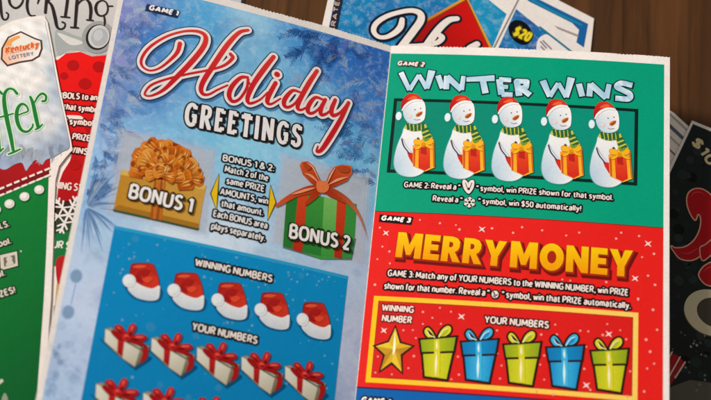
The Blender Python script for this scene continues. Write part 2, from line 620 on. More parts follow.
# ------------------------------------------------------------------ right panel print
XE = 98.0                                           # right limit of the colour
TOPY = PR((520, 59))[1]
GY = sum(PR(p)[1] for p in ((376, 210), (520, 219.6), (662, 229))) / 3
RY = sum(PR(p)[1] for p in ((358, 386.5), (440, 394.5))) / 2
k = Ink(PR)
k.fill([(0.25, TOPY), (0.25, GY), (XE, GY), (XE, TOPY)], '009b77', 0)
k.build('green_field', right)
k = Ink(PR)
k.fill([(0.25, GY), (0.25, RY), (XE, RY), (XE, GY)], 'e6201b', 0)
k.fill([(0.25, GY + .12), (0.25, GY - .12), (XE, GY - .12), (XE, GY + .12)], '5a2a20', 1)
k.build('red_field', right)
k = Ink(PR)
k.fill([(0.25, RY), (0.25, BOT + 4), (XE, BOT + 4), (XE, RY)], '0660ab', 0)
k.fill([(0.25, RY + .3), (0.25, RY - .2), (XE, RY - .2), (XE, RY + .3)], '3a1740', 1)
k.build('blue_field', right)

k = Ink(PR)
text(k, 'GAME 2', (397, 66), (424, 68.2), 2.0, 'f6dcd6', .26, .28, '3c2b26', shear=.2)
k.build('game_header', right)
k = Ink(PR)
z = zm(365, 205, 4.2125)
k.poly(z((62, 40), (205, 55), (196, 88), (58, 72)), '1d1512', 2)
text(k, 'GAME 3', *z((66, 66), (190, 80)), 1.95, 'fbf3ee', .27, .15, '1d1512', shear=.22)
k.build('game_header', right)
k = Ink(PR)
text(k, 'GAME 4', (360.5, 403.5), (390.5, 406.3), 2.3, 'f4f0ee', .27, .5, '120e12', shear=.2)
k.build('game_header', right)

# WINTER WINS
k = Ink(PR)
LET = [
    [((401, 73), 1.6), ((409.5, 91), 1.3)], [((409.5, 91), 1.3), ((419, 76), 1.2)], [((419, 76), 1.2), ((427, 90), 1.4)], [((427, 90), 1.4), ((432, 72), 2.2)],
    [((438, 77), 1.7), ((442.5, 90), 1.5)],
    [((447, 77.5), 1.7), ((446.2, 91), 1.7)], [((447, 78), 1.8), ((461.5, 92), 1.7)], [((463.6, 78), 1.3), ((461.5, 92), 1.5)],
    [((466.5, 81.5), 1.5), ((494.5, 80.5), 2.0)], [((482.5, 81), 1.8), ((485.5, 95.5), 1.9)],
    [((499, 81.5), 1.8), ((501.5, 97), 2.0)], [((499, 81.8), 1.6), ((511, 82.5), 1.5)], [((500, 89), 1.4), ((508, 89.5), 1.3)], [((501.5, 96.8), 1.6), ((512.5, 97), 1.5)],
    [((516.5, 83), 1.8), ((519, 98.2), 1.9)], [((516.5, 83.5), 1.5), ((526.5, 84), 1.7), ((526, 89.5), 1.6), ((518, 91), 1.4)], [((520.5, 90.5), 1.6), ((530, 97.5), 1.8)],
    [((542.5, 83), 2.0), ((549.5, 99), 1.5)], [((549.5, 99), 1.4), ((558, 85.5), 1.3)], [((558, 85.5), 1.3), ((566, 99.5), 1.4)], [((566, 99.5), 1.4), ((571, 80), 2.2)],
    [((578.5, 86), 1.8), ((582, 98.5), 1.7)],
    [((590, 85.5), 1.7), ((589, 98.5), 1.7)], [((590, 86), 1.9), ((606, 100), 1.8)], [((608.8, 86), 1.4), ((606, 100), 1.6)],
]
SS = [(632, 86.8), (621, 84.8), (616.5, 88.5), (623, 92), (629.5, 95.5), (628, 100.3), (615, 99.8)]
for st in LET:
    Q = [PR(p) for p, _ in st]
    e0, e1 = (Q[0] - Q[1]).normalized() * .42, (Q[-1] - Q[-2]).normalized() * .42
    Q[0] = Q[0] + e0; Q[-1] = Q[-1] + e1
    k.stroke(Q, [q * 1.22 + .85 for _, q in st], '0e2a2c', 4, False, True, caps=len(st) > 2)
k.stroke([(633.6, 87)] + SS[1:-1] + [(613.4, 99.6)], 2.9, '0e2a2c', 4, caps=False)
tg = grad((0, PR((520, 82))[1]), 'f2f7fa', (0, PR((520, 97))[1]), 'a9cfe6')


def frosted(p):
    t = max(0, min(1, 0.5 + 0.5 * math.sin(p.x * .9) * math.cos(p.y * 1.1) + .25 * math.sin(p.x * 2.7 + p.y)))
    return tuple((232, 238, 244)[i] * (1 - t) + (140, 190, 216)[i] * t for i in range(3))


for st in LET:
    k.stroke([p for p, _ in st], [q * 1.22 for _, q in st], frosted, 5, False, caps=len(st) > 2)
k.stroke(SS, 2.1, frosted, 5, caps=False)
k.build('winter_title', right, label='icy jagged title lettering')

# dark frame round the snowmen
fx0 = PR((390.5, 135))[0]; fx1 = PR((637.5, 150))[0]
fy1 = PR((394, 98))[1]; fy0 = PR((388, 172.6))[1]
fy1 = (fy1 + PR((637, 110.6))[1]) / 2; fy0 = (fy0 + PR((637, 186.5))[1]) / 2
k = Ink(PR)
lw = 1.2
k.fill([(fx0 + lw, fy0 + lw), (fx1 - lw, fy0 + lw), (fx1 - lw, fy1 - lw), (fx0 + lw, fy1 - lw)], grad((fx0, 0), '05856d', (fx1, 0), '03907a'), 2)
k.build('snowman_backdrop', right)
k = Ink(PR)
k.fill([(fx0, fy0), (fx1, fy0), (fx1, fy1), (fx0, fy1)], '08241e', 2, holes=[[(fx0 + lw, fy0 + lw), (fx1 - lw, fy0 + lw), (fx1 - lw, fy1 - lw), (fx0 + lw, fy1 - lw)]])
k.build('dark_border', right)

# one snowman picture, then four more
k = Ink(PR)
zb = zm(390, 90, 4.0); zh = zm(385, 85, 6.67); zg = zm(385, 140, 6.67)
body = zb((66, 148), (48, 182), (28, 230), (17, 280), (20, 315), (40, 341), (78, 351), (112, 346), (140, 325), (158, 280), (160, 220), (150, 175), (140, 150))
k.poly(body, grad(PR((394, 165)), 'b4cbdc', PR((412, 158)), 'efeded'), 4, True, .28, '4f9f93')
k.poly(zh((120, 180), (130, 150), (165, 120), (215, 105), (255, 115), (270, 150), (270, 205), (258, 245), (215, 266), (165, 262), (132, 230)), grad(PR((404, 118)), 'bfd2e0', PR((416, 110)), 'f2efee'), 5, True)
k.poly(zh((110, 175), (108, 135), (125, 95), (150, 70), (195, 66), (232, 84), (246, 112), (205, 112), (165, 125), (135, 150), (120, 180)), grad(PR((403, 112)), 'a81419', PR((416, 92)), 'e03a22'), 7, True)
k.poly(zh((150, 105), (172, 88), (200, 82), (218, 94), (184, 104)), 'ea6430', 8, True)
k.stroke(zh((116, 176), (134, 148), (166, 123), (206, 110), (248, 113)), [.5, .8, .9, .9, .6], 'f3efee', 8)
k.disc(zh((165, 215))[0], .75, 'eed3d0', 7, 12)
k.disc(zh((92, 212))[0], 1.0, 'e6edf2', 6, 16, 1.65, .15, '86bfb5')
k.poly(zh((207, 206), (224, 192), (250, 186), (245, 204), (225, 219), (209, 218)), 'dd7a2c', 8, True)
k.poly(zh((210, 212), (245, 190), (246, 203), (224, 218)), '9a4a1c', 9)
k.stroke(zh((195, 236), (212, 242), (235, 238)), .2, 'a08a88', 8)
k.disc(zh((200, 172))[0], .22, '4a4038', 8, 8)
k.disc(zh((238, 165))[0], .22, '4a4038', 8, 8)
# scarf
k.stroke(zh((138, 275), (180, 293), (225, 293), (262, 280)), [2.4, 2.6, 2.6, 2.2], 'c3c650', 8, caps=False)
k.stroke(zh((255, 275), (268, 320), (285, 365), (292, 378)), [2.0, 2.6, 3.4, 3.4], 'c3c650', 8, caps=False)
for a, b in (((150, 262), (158, 306)), ((176, 268), (182, 314)), ((204, 270), (206, 316)), ((230, 268), (230, 312)), ((252, 262), (256, 304))):
    k.stroke(zh(a, b), .95, '2f6238', 9, caps=False)
for a, b in (((246, 316), (288, 300)), ((252, 345), (300, 325)), ((262, 372), (310, 350))):
    k.stroke(zh(a, b), 1.0, '2f6238', 9, caps=False)
# arm and mitten
k.stroke(zg((112, 0), (125, 45), (150, 80), (165, 100)), .45, '4a3d4a', 8)
k.stroke(zg((45 + 70, -10), (140, 40), (175, 85)), .25, 'b9b4c6', 7)
k.poly(zg((148, 88), (190, 95), (215, 130), (205, 190), (180, 160), (158, 120)), 'd22a22', 8)
# present
k.poly(zg((186, 42), (330, 18), (333, 195), (270, 220), (186, 180)), grad(PR((416, 150)), 'f39a1e', PR((430, 165)), 'f7b52c'), 9)
k.poly(zg((226, 62), (300, 54), (302, 196), (266, 215), (224, 195)), grad(PR((422, 152)), 'e5481f', PR((424, 170)), 'd22a1c'), 10)
k.poly(zg((240, 60), (278, 56), (278, 110), (240, 100)), 'b92318', 11)
k.poly(zg((190, 180), (200, 185), (205, 60), (190, 64)), 'c9541c', 10)
k.poly(zg((322, 190), (333, 195), (330, 30), (320, 34)), 'c96a1c', 10)
for q in (((258, 40), (225, 5), (195, 12), (205, 40)), ((258, 40), (295, 0), (325, 12), (310, 40)), ((258, 40), (215, 55), (200, 70), (225, 70)), ((258, 40), (300, 50), (325, 66), (300, 68)), ((245, 38), (250, 4), (272, 4), (270, 38))):
    k.poly(zg(*q), random.choice(['f7c62e', 'f4b322', 'f9d44a']), 12, True, .12, 'b5691a')
k.disc(zg((258, 40))[0], .8, 'e28f1a', 14, 12)
k.disc(zg((222, 0))[0], .45, '6f4a1f', 13, 8)
k.stroke(zg((262, 0), (268, 14), (290, 4)), .8, '6f9a34', 14)
anchor = PR((410, 140))
snow = k.build('snowman_picture', right, anchor=anchor)
for px in ((459.3, 143.5), (507, 146.5), (556.4, 149.6), (604.5, 152.7)):
    q = PR(px)
    copy_print(snow, q[0] - anchor[0], 0)

# rules of game 2 and 3
k = Ink(PR)
text(k, 'GAME 2: Reveal a "', (404, 188.2), (460, 191.8), 2.3, 'ecd9d2', .19, .5, '0c0a0a', layer=4)
text(k, '" symbol, win PRIZE shown for that symbol.', (476, 192.6), (612.7, 201.6), 2.3, 'ecd9d2', .19, .5, '0c0a0a', layer=4)
text(k, 'Reveal a "', (432.5, 202.4), (462, 204.6), 2.3, 'ecd9d2', .19, .5, '0c0a0a', layer=4)
text(k, '" symbol, win $50 automatically!', (478, 205.4), (580.8, 213.0), 2.3, 'ecd9d2', .19, .5, '0c0a0a', layer=4)
k.build('rules_text', right)
k = Ink(PR)
z = zm(380, 140, 4.74)
for q in (((420, 262), (398, 240), (390, 205), (402, 196), (418, 214)), ((420, 262), (442, 238), (447, 205), (434, 198), (418, 214))):
    k.poly(z(*q), 'eadcd6', 5, True, .35)
k.disc(z((420, 240))[0], .5, '2c2a26', 7, 10)
k.stroke(z((405, 212), (414, 236)), .22, '2c2a26', 7)
k.stroke(z((435, 212), (426, 236)), .22, '2c2a26', 7)
c0 = PR((469.5, 204))
for i in range(6):
    a = i * math.pi / 3 + .5
    e = c0 + Vector((math.cos(a), math.sin(a))) * 1.75
    k.stroke([c0, e], 1.35, '14110f', 4, True, True)
    k.stroke([c0, e], .62, 'eadcd6', 6, True, True)
    for s in (-.7, .7):
        m = c0 + (e - c0) * .6
        k.stroke([m, m + Vector((math.cos(a + s), math.sin(a + s))) * .7], .4, 'eadcd6', 6, True, True)
k.disc(c0, .5, '14110f', 7, 10, mm=True)
k.build('symbol_icon', right)

k = Ink(PR)
text(k, 'GAME 3: Match any of YOUR NUMBERS to the WINNING NUMBER, win PRIZE', (387.6, 276.8), (628, 296.8), 2.5, 'f0e0d6', .19, .52, '0c0a0a', layer=4)
text(k, 'shown for that number. Reveal a "', (384, 289.6), (489, 298.0), 2.5, 'f0e0d6', .19, .52, '0c0a0a', layer=4)
text(k, '" symbol, win that PRIZE automatically.', (501.5, 299.2), (630.5, 309.8), 2.5, 'f0e0d6', .19, .52, '0c0a0a', layer=4)
k.disc((495, 296), 1.65, '14110f', 4, 14, 1.8)
k.disc((495, 296), 1.15, 'eadcd6', 5, 14, 1.35)
k.stroke([(493.6, 293.6), (495, 297), (497, 296.5)], .4, '2a2422', 6)
k.stroke([(493.4, 297.5), (495.4, 299)], .35, '2a2422', 6)
k.build('rules_text', right)

# MERRY MONEY
BL = {
    'M': (1.12, [(0, 0), (0, 1), (.36, 1), (.56, .52), (.76, 1), (1.12, 1), (1.12, 0), (.82, 0), (.82, .52), (.66, .12), (.46, .12), (.3, .52), (.3, 0)], None),
    'E': (.7, [(0, 0), (0, 1), (.68, 1), (.68, .76), (.3, .76), (.3, .62), (.63, .62), (.63, .39), (.3, .39), (.3, .24), (.7, .24), (.7, 0)], None),
    'R': (.84, [(0, 0), (0, 1), (.45, 1), (.66, .94), (.77, .8), (.77, .6), (.69, .46), (.58, .4), (.85, 0), (.52, 0), (.33, .34), (.3, .34), (.3, 0)], [(.3, .57), (.3, .78), (.4, .78), (.47, .73), (.47, .62), (.4, .57)]),
    'Y': (.9, [(.3, 0), (.3, .38), (-.03, 1), (.3, 1), (.45, .64), (.6, 1), (.93, 1), (.6, .38), (.6, 0)], None),
    'N': (.92, [(0, 0), (0, 1), (.28, 1), (.62, .5), (.62, 1), (.92, 1), (.92, 0), (.64, 0), (.3, .52), (.3, 0)], None),
}
o1 = [(.5 + .5 * math.cos(i * math.pi / 14), .5 + .52 * math.sin(i * math.pi / 14)) for i in range(28)]
o2 = [(.5 + .19 * math.cos(i * math.pi / 10), .5 + .24 * math.sin(i * math.pi / 10)) for i in range(20)]
BL['O'] = (1.0, o1, o2)
k = Ink(PR)
for word, p0, p1, h in (('MERRY', (395.2, 257.6), (500.5, 268.2), 9.2), ('MONEY', (509.5, 268.8), (625.5, 277.4), 9.5)):
    tot = sum(BL[c][0] for c in word) + .1 * 4
    a, b = PR(p0), PR(p1)
    ux = (b - a) * (1.03 if word == 'MERRY' else 1.05) / tot
    uy = Vector((-(b - a).y, (b - a).x)).normalized() * h
    x = 0
    for c in word:
        wv, P, hole = BL[c]
        m = lambda P: [a + ux * (x + p[0]) + uy * p[1] for p in P]
        Q = m(P)
        k.fill(grow([q + Vector((.8, -1.0)) for q in Q], .7), '6e0f0c', 2)
        k.fill(grow([q + Vector((.25, -.3)) for q in Q], .38), 'a8260f', 3)
        k.fill(Q, grad(a, 'f09a00', a + uy, 'f8c806'), 5, [m(hole)] if hole else [])
        if hole:
            pass
        x += wv + .1
k.build('money_title', right, label='thick yellow block title lettering with red shadow')

# winning box on red
z = zm(355, 290, 3.635)
tl, tr, bl = PR((374, 292.6)), PR((638.2, 316.8)), PR((366, 381.2))
x0, x1 = (tl[0] + bl[0]) / 2, tr[0]
y1, y0 = (tl[1] + tr[1]) / 2, (bl[1] + PR((440, 389.2))[1]) / 2
k = Ink(PR)


def rect(x0, y0, x1, y1): return [(x0, y0), (x1, y0), (x1, y1), (x0, y1)]


t = 1.65
k.fill(rect(x0, y0, x1, y1), grad((x0, 0), 'fcc317', (x1, 0), 'fbcf63'), 2, holes=[rect(x0 + t, y0 + t, x1 - t, y1 - t)])
k.fill(rect(x0 + t, y0 + t, x1 - t, y1 - t), 'a3341a', 2, holes=[rect(x0 + t + .32, y0 + t + .32, x1 - t - .32, y1 - t - .32)])
k.build('yellow_border', right)
k = Ink(PR)
k.fill(rect(x0 + t + .32, y0 + t + .32, x1 - t - .32, y1 - t - .32), 'db1d1a', 2)
k.build('red_box', right)
k = Ink(PR)
text(k, 'WINNING', *z((97, 78), (213, 88)), 2.5, 'f4e3d8', .19, .34, '7a1a14', layer=5)
text(k, 'NUMBER', *z((97, 116), (206, 126)), 2.5, 'f4e3d8', .19, .34, '7a1a14', layer=5)
k.build('number_heading', right)
k = Ink(PR)
text(k, 'YOUR NUMBERS', (484.3, 324.6), (548.5, 330.2), 2.6, 'f4e3d8', .19, .4, '3a1210', layer=5)
k.build('number_heading', right)

# star picture
k = Ink(PR)
sc = z((143, 218))[0]
st = z((147, 140), (163, 196), (207, 208), (166, 238), (170, 300), (134, 264), (93, 294), (110, 238), (76, 206), (124, 192))
k.poly(st, 'e6c02c', 5, line=.7, line_col='3a180c')
cc = PR(sc)
SP = [PR(p) for p in st]
for i in range(10):
    k.fill([cc, SP[i], SP[(i + 1) % 10]], ['f7ec9a', 'c9971d', 'f0d23e', 'dfae22'][(i * 3) % 4] if i % 2 else ['e8c431', 'b9871c'][i // 2 % 2], 6)
k.stroke([SP[0] + (cc - SP[0]) * .2, cc, SP[5] + (cc - SP[5]) * .5], [.2, .9, .1], 'fbf6d2', 8, True, True)
k.build('star_picture', right)


def gift_icon(dark, mid, light, glow, name, label):
    k = Ink(PR)
    z = zm(415, 320, 5.0)
    ln = '2c130c'
    # bow loops
    for q, r in ((((108, 102), (66, 92), (48, 64), (62, 44), (82, 58), (104, 96)), ((100, 94), (74, 82), (62, 62), (70, 58))), (((112, 100), (134, 56), (162, 36), (180, 46), (172, 74), (128, 98)), ((120, 92), (142, 62), (164, 50), (158, 72)))):
        k.poly(z(*q), light, 4, True, .65, ln)
        k.poly(z(*r), ln if r[0][0] == 100 else mid, 6, True)
        k.stroke(z(*r[:3]), .3, glow, 7)
    yt, yb = PR(z((110, 105))[0])[1], PR(z((110, 300))[0])[1]
    xl, xm, xr = (PR(z(q)[0])[0] for q in ((36, 200), (108, 200), (190, 200)))
    k.poly(z((40, 165), (190, 160), (158, 302), (50, 286)), mid, 4, line=.75, line_col=ln)
    L_, R_ = z((42, 165), (108, 165), (112, 294), (50, 286)), z((108, 165), (188, 160), (158, 302), (112, 294))
    k.poly(L_, grad((xl, 0), mid, (xm, 0), light), 5)
    k.poly(R_, grad((xm, 0), light, (xr, 0), mid), 5)
    k.poly(z((28, 106), (204, 94), (192, 162), (36, 166)), dark, 6, line=.7, line_col=ln)
    k.poly(z((30, 108), (108, 103), (108, 165), (37, 164)), grad((xl, 0), dark, (xm, 0), mid), 7)
    k.poly(z((108, 103), (202, 96), (190, 160), (108, 165)), grad((xm, 0), mid, (xr, 0), dark), 7)
    k.stroke(z((110, 104), (111, 165), (112, 292)), [1.6, 1.9, 1.5], light, 8, caps=False)
    k.stroke(z((108, 170), (106, 230), (104, 285)), [.2, .8, .15], glow, 9)
    k.stroke(z((111, 112), (110, 135), (111, 155)), [.2, .7, .2], glow, 9)
    a = PR((438, 352))
    return k.build(name, right, LATEX, label, anchor=a), a


gl, ga = gift_icon('8fa31c', 'b3bd17', 'd9d02a', 'f5ecbc', 'gift_picture', 'lime green gift')
gb, _ = gift_icon('0b78b2', '1289c6', '3fb2dd', 'd2eef6', 'gift_picture', 'blue gift')
for o, px in ((gb, (479.5, 356.2)),):
    q = PR(px); seat(o, q[0], o.location.y * 1000)
for src, px in ((gl, (522, 361.5)), (gb, (565, 365)), (gl, (609.5, 369.5))):
    q = PR(px)
    copy_print(src, (q[0] - ga[0]) if src is gl else q[0] - PR((479.5, 356.2))[0], 0)

# printed snow specks on red
k = Ink(PR)
for x, y in ((420, 221), (440, 224.5), (456, 226.5), (459.5, 231), (382.5, 247), (389.5, 252), (377.5, 259.5), (390, 264), (375, 285), (380, 228), (492, 230), (513, 234.5), (522, 229), (542, 232), (566, 237), (579, 234), (616, 239.5), (621, 233.5), (639, 236.5), (642, 257.5), (648, 276), (562, 281), (570, 282), (606, 283), (638, 299),
             (638, 300), (653, 310), (646, 340), (647, 369), (654, 364), (644, 392), (650, 352), (626, 292), (661 - 4, 330), (654, 254), (655, 285)):
    k.disc((x, y), random.uniform(.32, .5), 'f6a79c', 3, 8)
for x, y, r in ((386, 233.5, 1.5), (482, 231, 1.7), (648, 244, 1.7), (635, 279, 1.6)):
    c = PR((x, y))
    for a in (.7, 2.35):
        d = Vector((math.cos(a), math.sin(a))) * r
        d *= .85
        k.stroke([c - d, c, c + d], [.1, .6, .1], 'fbd9d0', 4, True, True)
k.build('snow_speck_print', right)
k = Ink(PR)
for x, y in ((423, 313), (432.5, 319), (440, 309), (451, 313), (441, 325), (423, 325), (403.5, 331), (413, 331), (416, 339), (423, 372), (414, 357), (408.5, 369), (392, 375), (375.5, 373), (378, 357), (458, 358), (459, 376), (451.5, 380.5), (497, 332), (467, 333), (535, 340), (541, 336), (555, 326), (580, 332), (588, 332.5), (602.5, 336), (607, 325), (620, 331), (626, 340), (556.5, 336), (540, 366), (544, 381), (544, 357), (501.5, 367), (536.5, 393), (553, 396), (627, 397), (586, 348), (584, 370), (590, 391), (500, 380), (496, 341), (630, 372), (628, 356), (497, 355)):
    k.disc((x, y), random.uniform(.3, .46), 'f59a90', 3, 8)
for x, y, r in ((384, 331, 1.5), (461.5, 318, 1.6), (608.5, 335, 1.6), (586, 386.5, 1.6)):
    c = PR((x, y))
    for a in (.7, 2.35):
        d = Vector((math.cos(a), math.sin(a))) * r
        d *= .85
        k.stroke([c - d, c, c + d], [.1, .6, .1], 'fbd9d0', 4, True, True)
k.build('snow_speck_print', right)

# ------------------------------------------------------------------ left panel print
CTRL = [((130, 20), (122, 128, 186)), ((105, 95), (104, 130, 188)), ((118, 60), (132, 136, 190)), ((150, 40), (52, 112, 182)), ((200, 25), (74, 156, 206)), ((250, 25), (146, 192, 218)), ((230, 55), (112, 174, 208)), ((150, 105), (74, 128, 188)), ((205, 130), (112, 180, 214)), ((180, 60), (84, 150, 200)),
        ((300, 42), (66, 138, 198)), ((335, 55), (38, 100, 178)), ((372, 62), (38, 92, 170)), ((370, 110), (50, 110, 184)), ((350, 150), (92, 166, 210)), ((372, 180), (120, 180, 214)), ((240, 150), (130, 194, 220)), ((110, 150), (138, 178, 218)), ((90, 200), (134, 176, 216)), ((100, 235), (160, 190, 218)),
        ((78, 260), (176, 194, 220)), ((60, 350), (170, 188, 216)), ((45, 395), (158, 182, 212)), ((92, 300), (182, 196, 221)), ((220, 242), (196, 212, 230)), ((180, 235), (200, 215, 232)), ((352, 260), (168, 188, 212)), ((347, 330), (170, 180, 204)), ((345, 395), (160, 170, 196)), ((300, 100), (104, 174, 212)), ((280, 130), (130, 192, 220)), ((140, 125), (118, 170, 212)), ((262, 60), (110, 172, 210)), ((300, 150), (134, 192, 220)), ((170, 130), (120, 180, 216))]
CT = [(PL(p), tuple(min(248, v * 1.07 + 5) for v in c)) for p, c in CTRL]


def frost_col(p):
    s = [0, 0, 0]; tw = 0
    for q, c in CT:
        wq = 1 / ((p - q).length_squared + 14) ** 1.6
        tw += wq
        for i in range(3): s[i] += c[i] * wq
    return tuple(v / tw for v in s)


k = Ink(PL)
XL0, YT = -97.6, PL((300, 28.5))[1]
NX, NY = 48, 74
vs = [(XL0 + (-.05 - XL0) * i / NX, YT + (BOT + 4 - YT) * j / NY) for j in range(NY + 1) for i in range(NX + 1)]
k.raw(vs, [(j * (NX + 1) + i, j * (NX + 1) + i + 1, (j + 1) * (NX + 1) + i + 1, (j + 1) * (NX + 1) + i) for j in range(NY) for i in range(NX)], frost_col, 0)
k.build('frosty_field', left, FROST)


k = Ink(PL)
rf = random.Random(5)


def sprig(c, a, ln, nl, col, alpha, n=11):
    """One small frost feather: a curved rib with paired needles that shorten to the tip."""
    c = Vector(c); cur = rf.uniform(-.5, .5)
    P = []
    for i in range(n + 1):
        t = i / n
        P.append(c + Vector((math.cos(a + cur * t), math.sin(a + cur * t))) * ln * t)
    okp = lambda q: XL0 + .3 < q.x < -.4 and q.y < YT - .3
    for i in range(n):
        d = (P[i + 1] - P[i]).normalized()
        for sd in (-1, 1):
            an = sd * rf.uniform(.55, .85)
            e = Vector((d.x * math.cos(an) - d.y * math.sin(an), d.x * math.sin(an) + d.y * math.cos(an)))
            l = nl * (1 - .75 * i / n) * rf.uniform(.7, 1.2)
            q = P[i] + e * l
            if okp(P[i]) and okp(q):
                k.stroke([P[i], P[i] + e * l * .5 + d * l * .08, q], [.22, .36, .05], (*col, alpha * rf.uniform(.5, 1)), 1, True, True, False)


LB, WB, DB, MB_, PU = (176, 204, 234), (214, 226, 242), (36, 82, 156), (88, 140, 205), (128, 128, 192)
for i in range(120):
    x, y = rf.uniform(300, 388), rf.uniform(24, 185)
    if x < 330 and rf.random() < .55: continue
    if y > 120 and x < 350: continue
    q = PL((x, y))
    sprig(q, rf.uniform(2.2, 4.6), rf.uniform(5, 10), rf.uniform(1.6, 3.4), rf.choice([LB, LB, MB_, DB, DB, PU]), rf.uniform(.3, .7))
for i in range(120):
    y = rf.uniform(0, 200)
    x = 122 - y * .2 + abs(rf.gauss(0, 17))
    q = PL((x, y))
    sprig(q, rf.uniform(-2.4, 1.2), rf.uniform(4, 9), rf.uniform(1.5, 3.0), rf.choice([LB, WB, MB_, PU, DB, LB]), rf.uniform(.25, .65))
for i in range(26):                                     # the big dark bough that hangs in from the top edge
    q = PL((rf.uniform(296, 345), rf.uniform(30, 60)))
    sprig(q, rf.uniform(3.3, 5.0), rf.uniform(6, 12), rf.uniform(2.2, 4), DB, rf.uniform(.4, .75))
for i in range(22):
    q = PL((rf.uniform(335, 384), rf.uniform(120, 185)))
    sprig(q, rf.uniform(2.6, 4.0), rf.uniform(6, 12), rf.uniform(2, 4), rf.choice([DB, MB_]), rf.uniform(.3, .6))
k.build('frost_fern_print', left, SOFT)
k = Ink(PL)
c = PL((86, 207))
for i in range(90):
    a = random.uniform(-2.3, 1.9); l = random.uniform(6, 17)
    e = c + Vector((math.cos(a), math.sin(a))) * l
    if e.x < XL0 + 1: continue
    k.stroke([c + (e - c) * .08, c + (e - c) * .5 + Vector((0, .5)), e], [.2, random.uniform(.25, .6), .03], (*random.choice([(66, 112, 178), (88, 136, 196), (110, 156, 206), (150, 186, 224), (206, 222, 240)]), random.uniform(.2, .55)), 2, True, True, False)
k.build('pine_sprig_print', left, SOFT)
k = Ink(PL)
for q in ((76, 276), (68, 312)):
    k.disc(q, 2.0, (150, 184, 214, .35), 1, 18, 2.4)
    k.disc(q, 1.6, (142, 178, 212, .5), 2, 18, 2.0)
for q in ((59, 346), (57, 356), (60, 362), (55, 352)):
    k.disc(q, random.uniform(.6, 1.1), (120, 146, 186, .25), 1, 10, 1.0)
for q in ((50, 382), (53, 388), (48, 392), (56, 376)):
    k.disc(q, random.uniform(.8, 1.6), (126, 164, 206, .18), 1, 12, 1.5)
for _ in range(40):
    k.disc((random.uniform(46, 92), random.uniform(325, 400)), random.uniform(.5, 1.7), (140, 176, 212, random.uniform(.03, .1)), 1, 12)
k.stroke([(75.5, 284), (71, 304)], .25, (130, 165, 210, .7), 1)
k.build('ornament_print', left, SOFT)

k = Ink(PL)
z = zm(100, 0, 4.0)
k.poly(z((186, 22), (316, 52), (306, 82), (178, 50)), '2a3550', 2)
text(k, 'GAME 1', *z((190, 47), (306, 75)), 2.35, 'f3eef2', .27, .12, '2a3550', shear=.22)
k.build('game_header', left)

# Holiday script, drawn as brush strokes
HOL = [
    ([(178.8, 46), (176.5, 54), (170, 61.5), (159, 70), (149, 72.5), (141.5, 68), (141, 60), (149, 49), (165, 39), (182, 34), (196, 34), (203.5, 38), (204, 45), (199, 54), (187, 68), (176, 79), (165, 90), (156.5, 95.5), (148, 98), (143.8, 95.5), (150.5, 87), (167, 81), (187, 76.5), (206, 73), (222, 68.5), (231, 61), (229, 57)],
     [4.6, 4.2, 3.2, 2.4, 2.2, 2.6, 3, 3, 2.6, 2.6, 3.4, 4.6, 5.4, 5.6, 5.6, 5.2, 4, 3, 2.2, 2.2, 2.6, 2.6, 2.6, 2.6, 3, 3.8, 4]),
    ([(246.5, 33), (237.5, 35.5), (226, 47.5), (214, 65), (203, 82), (199.6, 91), (201.6, 96.5), (207.5, 97), (216, 92.5), (226, 88)], [3.2, 4.2, 5.4, 5.6, 5.4, 5, 4, 2.6, 2.2, 2]),
    ([(246, 80), (239, 80.5), (230.5, 89), (227.5, 98), (231, 104), (238, 101.5), (245, 91), (246.5, 82)], [3, 4, 5, 5, 4, 3, 3, 3]),
    ([(246.5, 84), (250, 88), (256, 84)], [2.4, 2, 1.6]),
    ([(272, 59.5), (262.5, 71.5), (252, 86.5), (246, 100), (248, 106), (258, 102.5), (266, 95)], [4.6, 5.6, 5.4, 4.8, 3.4, 2.2, 1.8]),
    ([(274, 85.5), (267, 98.5), (265.8, 105), (270, 106.4), (279, 101)], [4.6, 5.2, 4.4, 2.6, 1.8]),
    ([(298.5, 94.5), (291, 93), (283.5, 101), (282.5, 107.5), (286.5, 109.6), (293, 106), (299, 98)], [2.6, 3.6, 5, 4.6, 3.4, 2.6, 2.6]),
    ([(315.5, 73), (307, 86), (298.5, 101.5), (296, 110), (300, 112), (308, 107.5)], [4.4, 5.4, 5.2, 4.4, 2.8, 1.8]),
    ([(322.5, 102), (314, 99.5), (307.5, 107), (306.3, 113.5), (310.5, 115.3), (317, 111), (323, 103)], [2.6, 3.6, 5, 4.6, 3.4, 2.6, 2.6]),
    ([(324, 101.5), (319.7, 110), (319.6, 116.3), (325, 115.4), (331, 110)], [4, 4.8, 4.2, 2.8, 1.8]),
    ([(334, 101.5), (330.2, 111), (331.5, 117), (339, 114), (346.5, 105)], [4, 5, 4.4, 3, 2.6]),
    ([(347.5, 104), (339, 121.5), (328, 140), (320, 151.5), (315.2, 153.2), (316.5, 148)], [4, 5, 5.4, 4.4, 2.6, 1.8]),
]
U = 100 / 280.0
sh = Vector((.45, -.6))
k = Ink(PL)
for P, Wd in HOL:
    k.stroke([PL(p) + sh for p in P], [q * U + 2.9 for q in Wd], (24, 84, 150, .45), 3, True, True)
k.build('title_shadow_print', left, SOFT)
k = Ink(PL)
for lay, ex, c in ((4, 2.45, '26384a'), (5, 1.75, 'f1e6e4'), (7, 0.0, None)):
    for P, Wd in HOL:
        k.stroke([PL(p) for p in P], [q * U + ex if ex else q * U * .92 for q in Wd], c or grad(PL((250, 50)), 'e33a35', PL((240, 100)), 'cc1f26'), lay, True, True)
    k.disc((275.4, 77), (2.3 + ex) / 2 if ex else 1.05, c or 'd6262a', lay, 14)
k.build('holiday_title', left, label='red brush script title lettering edged in white')
k = Ink(PL)
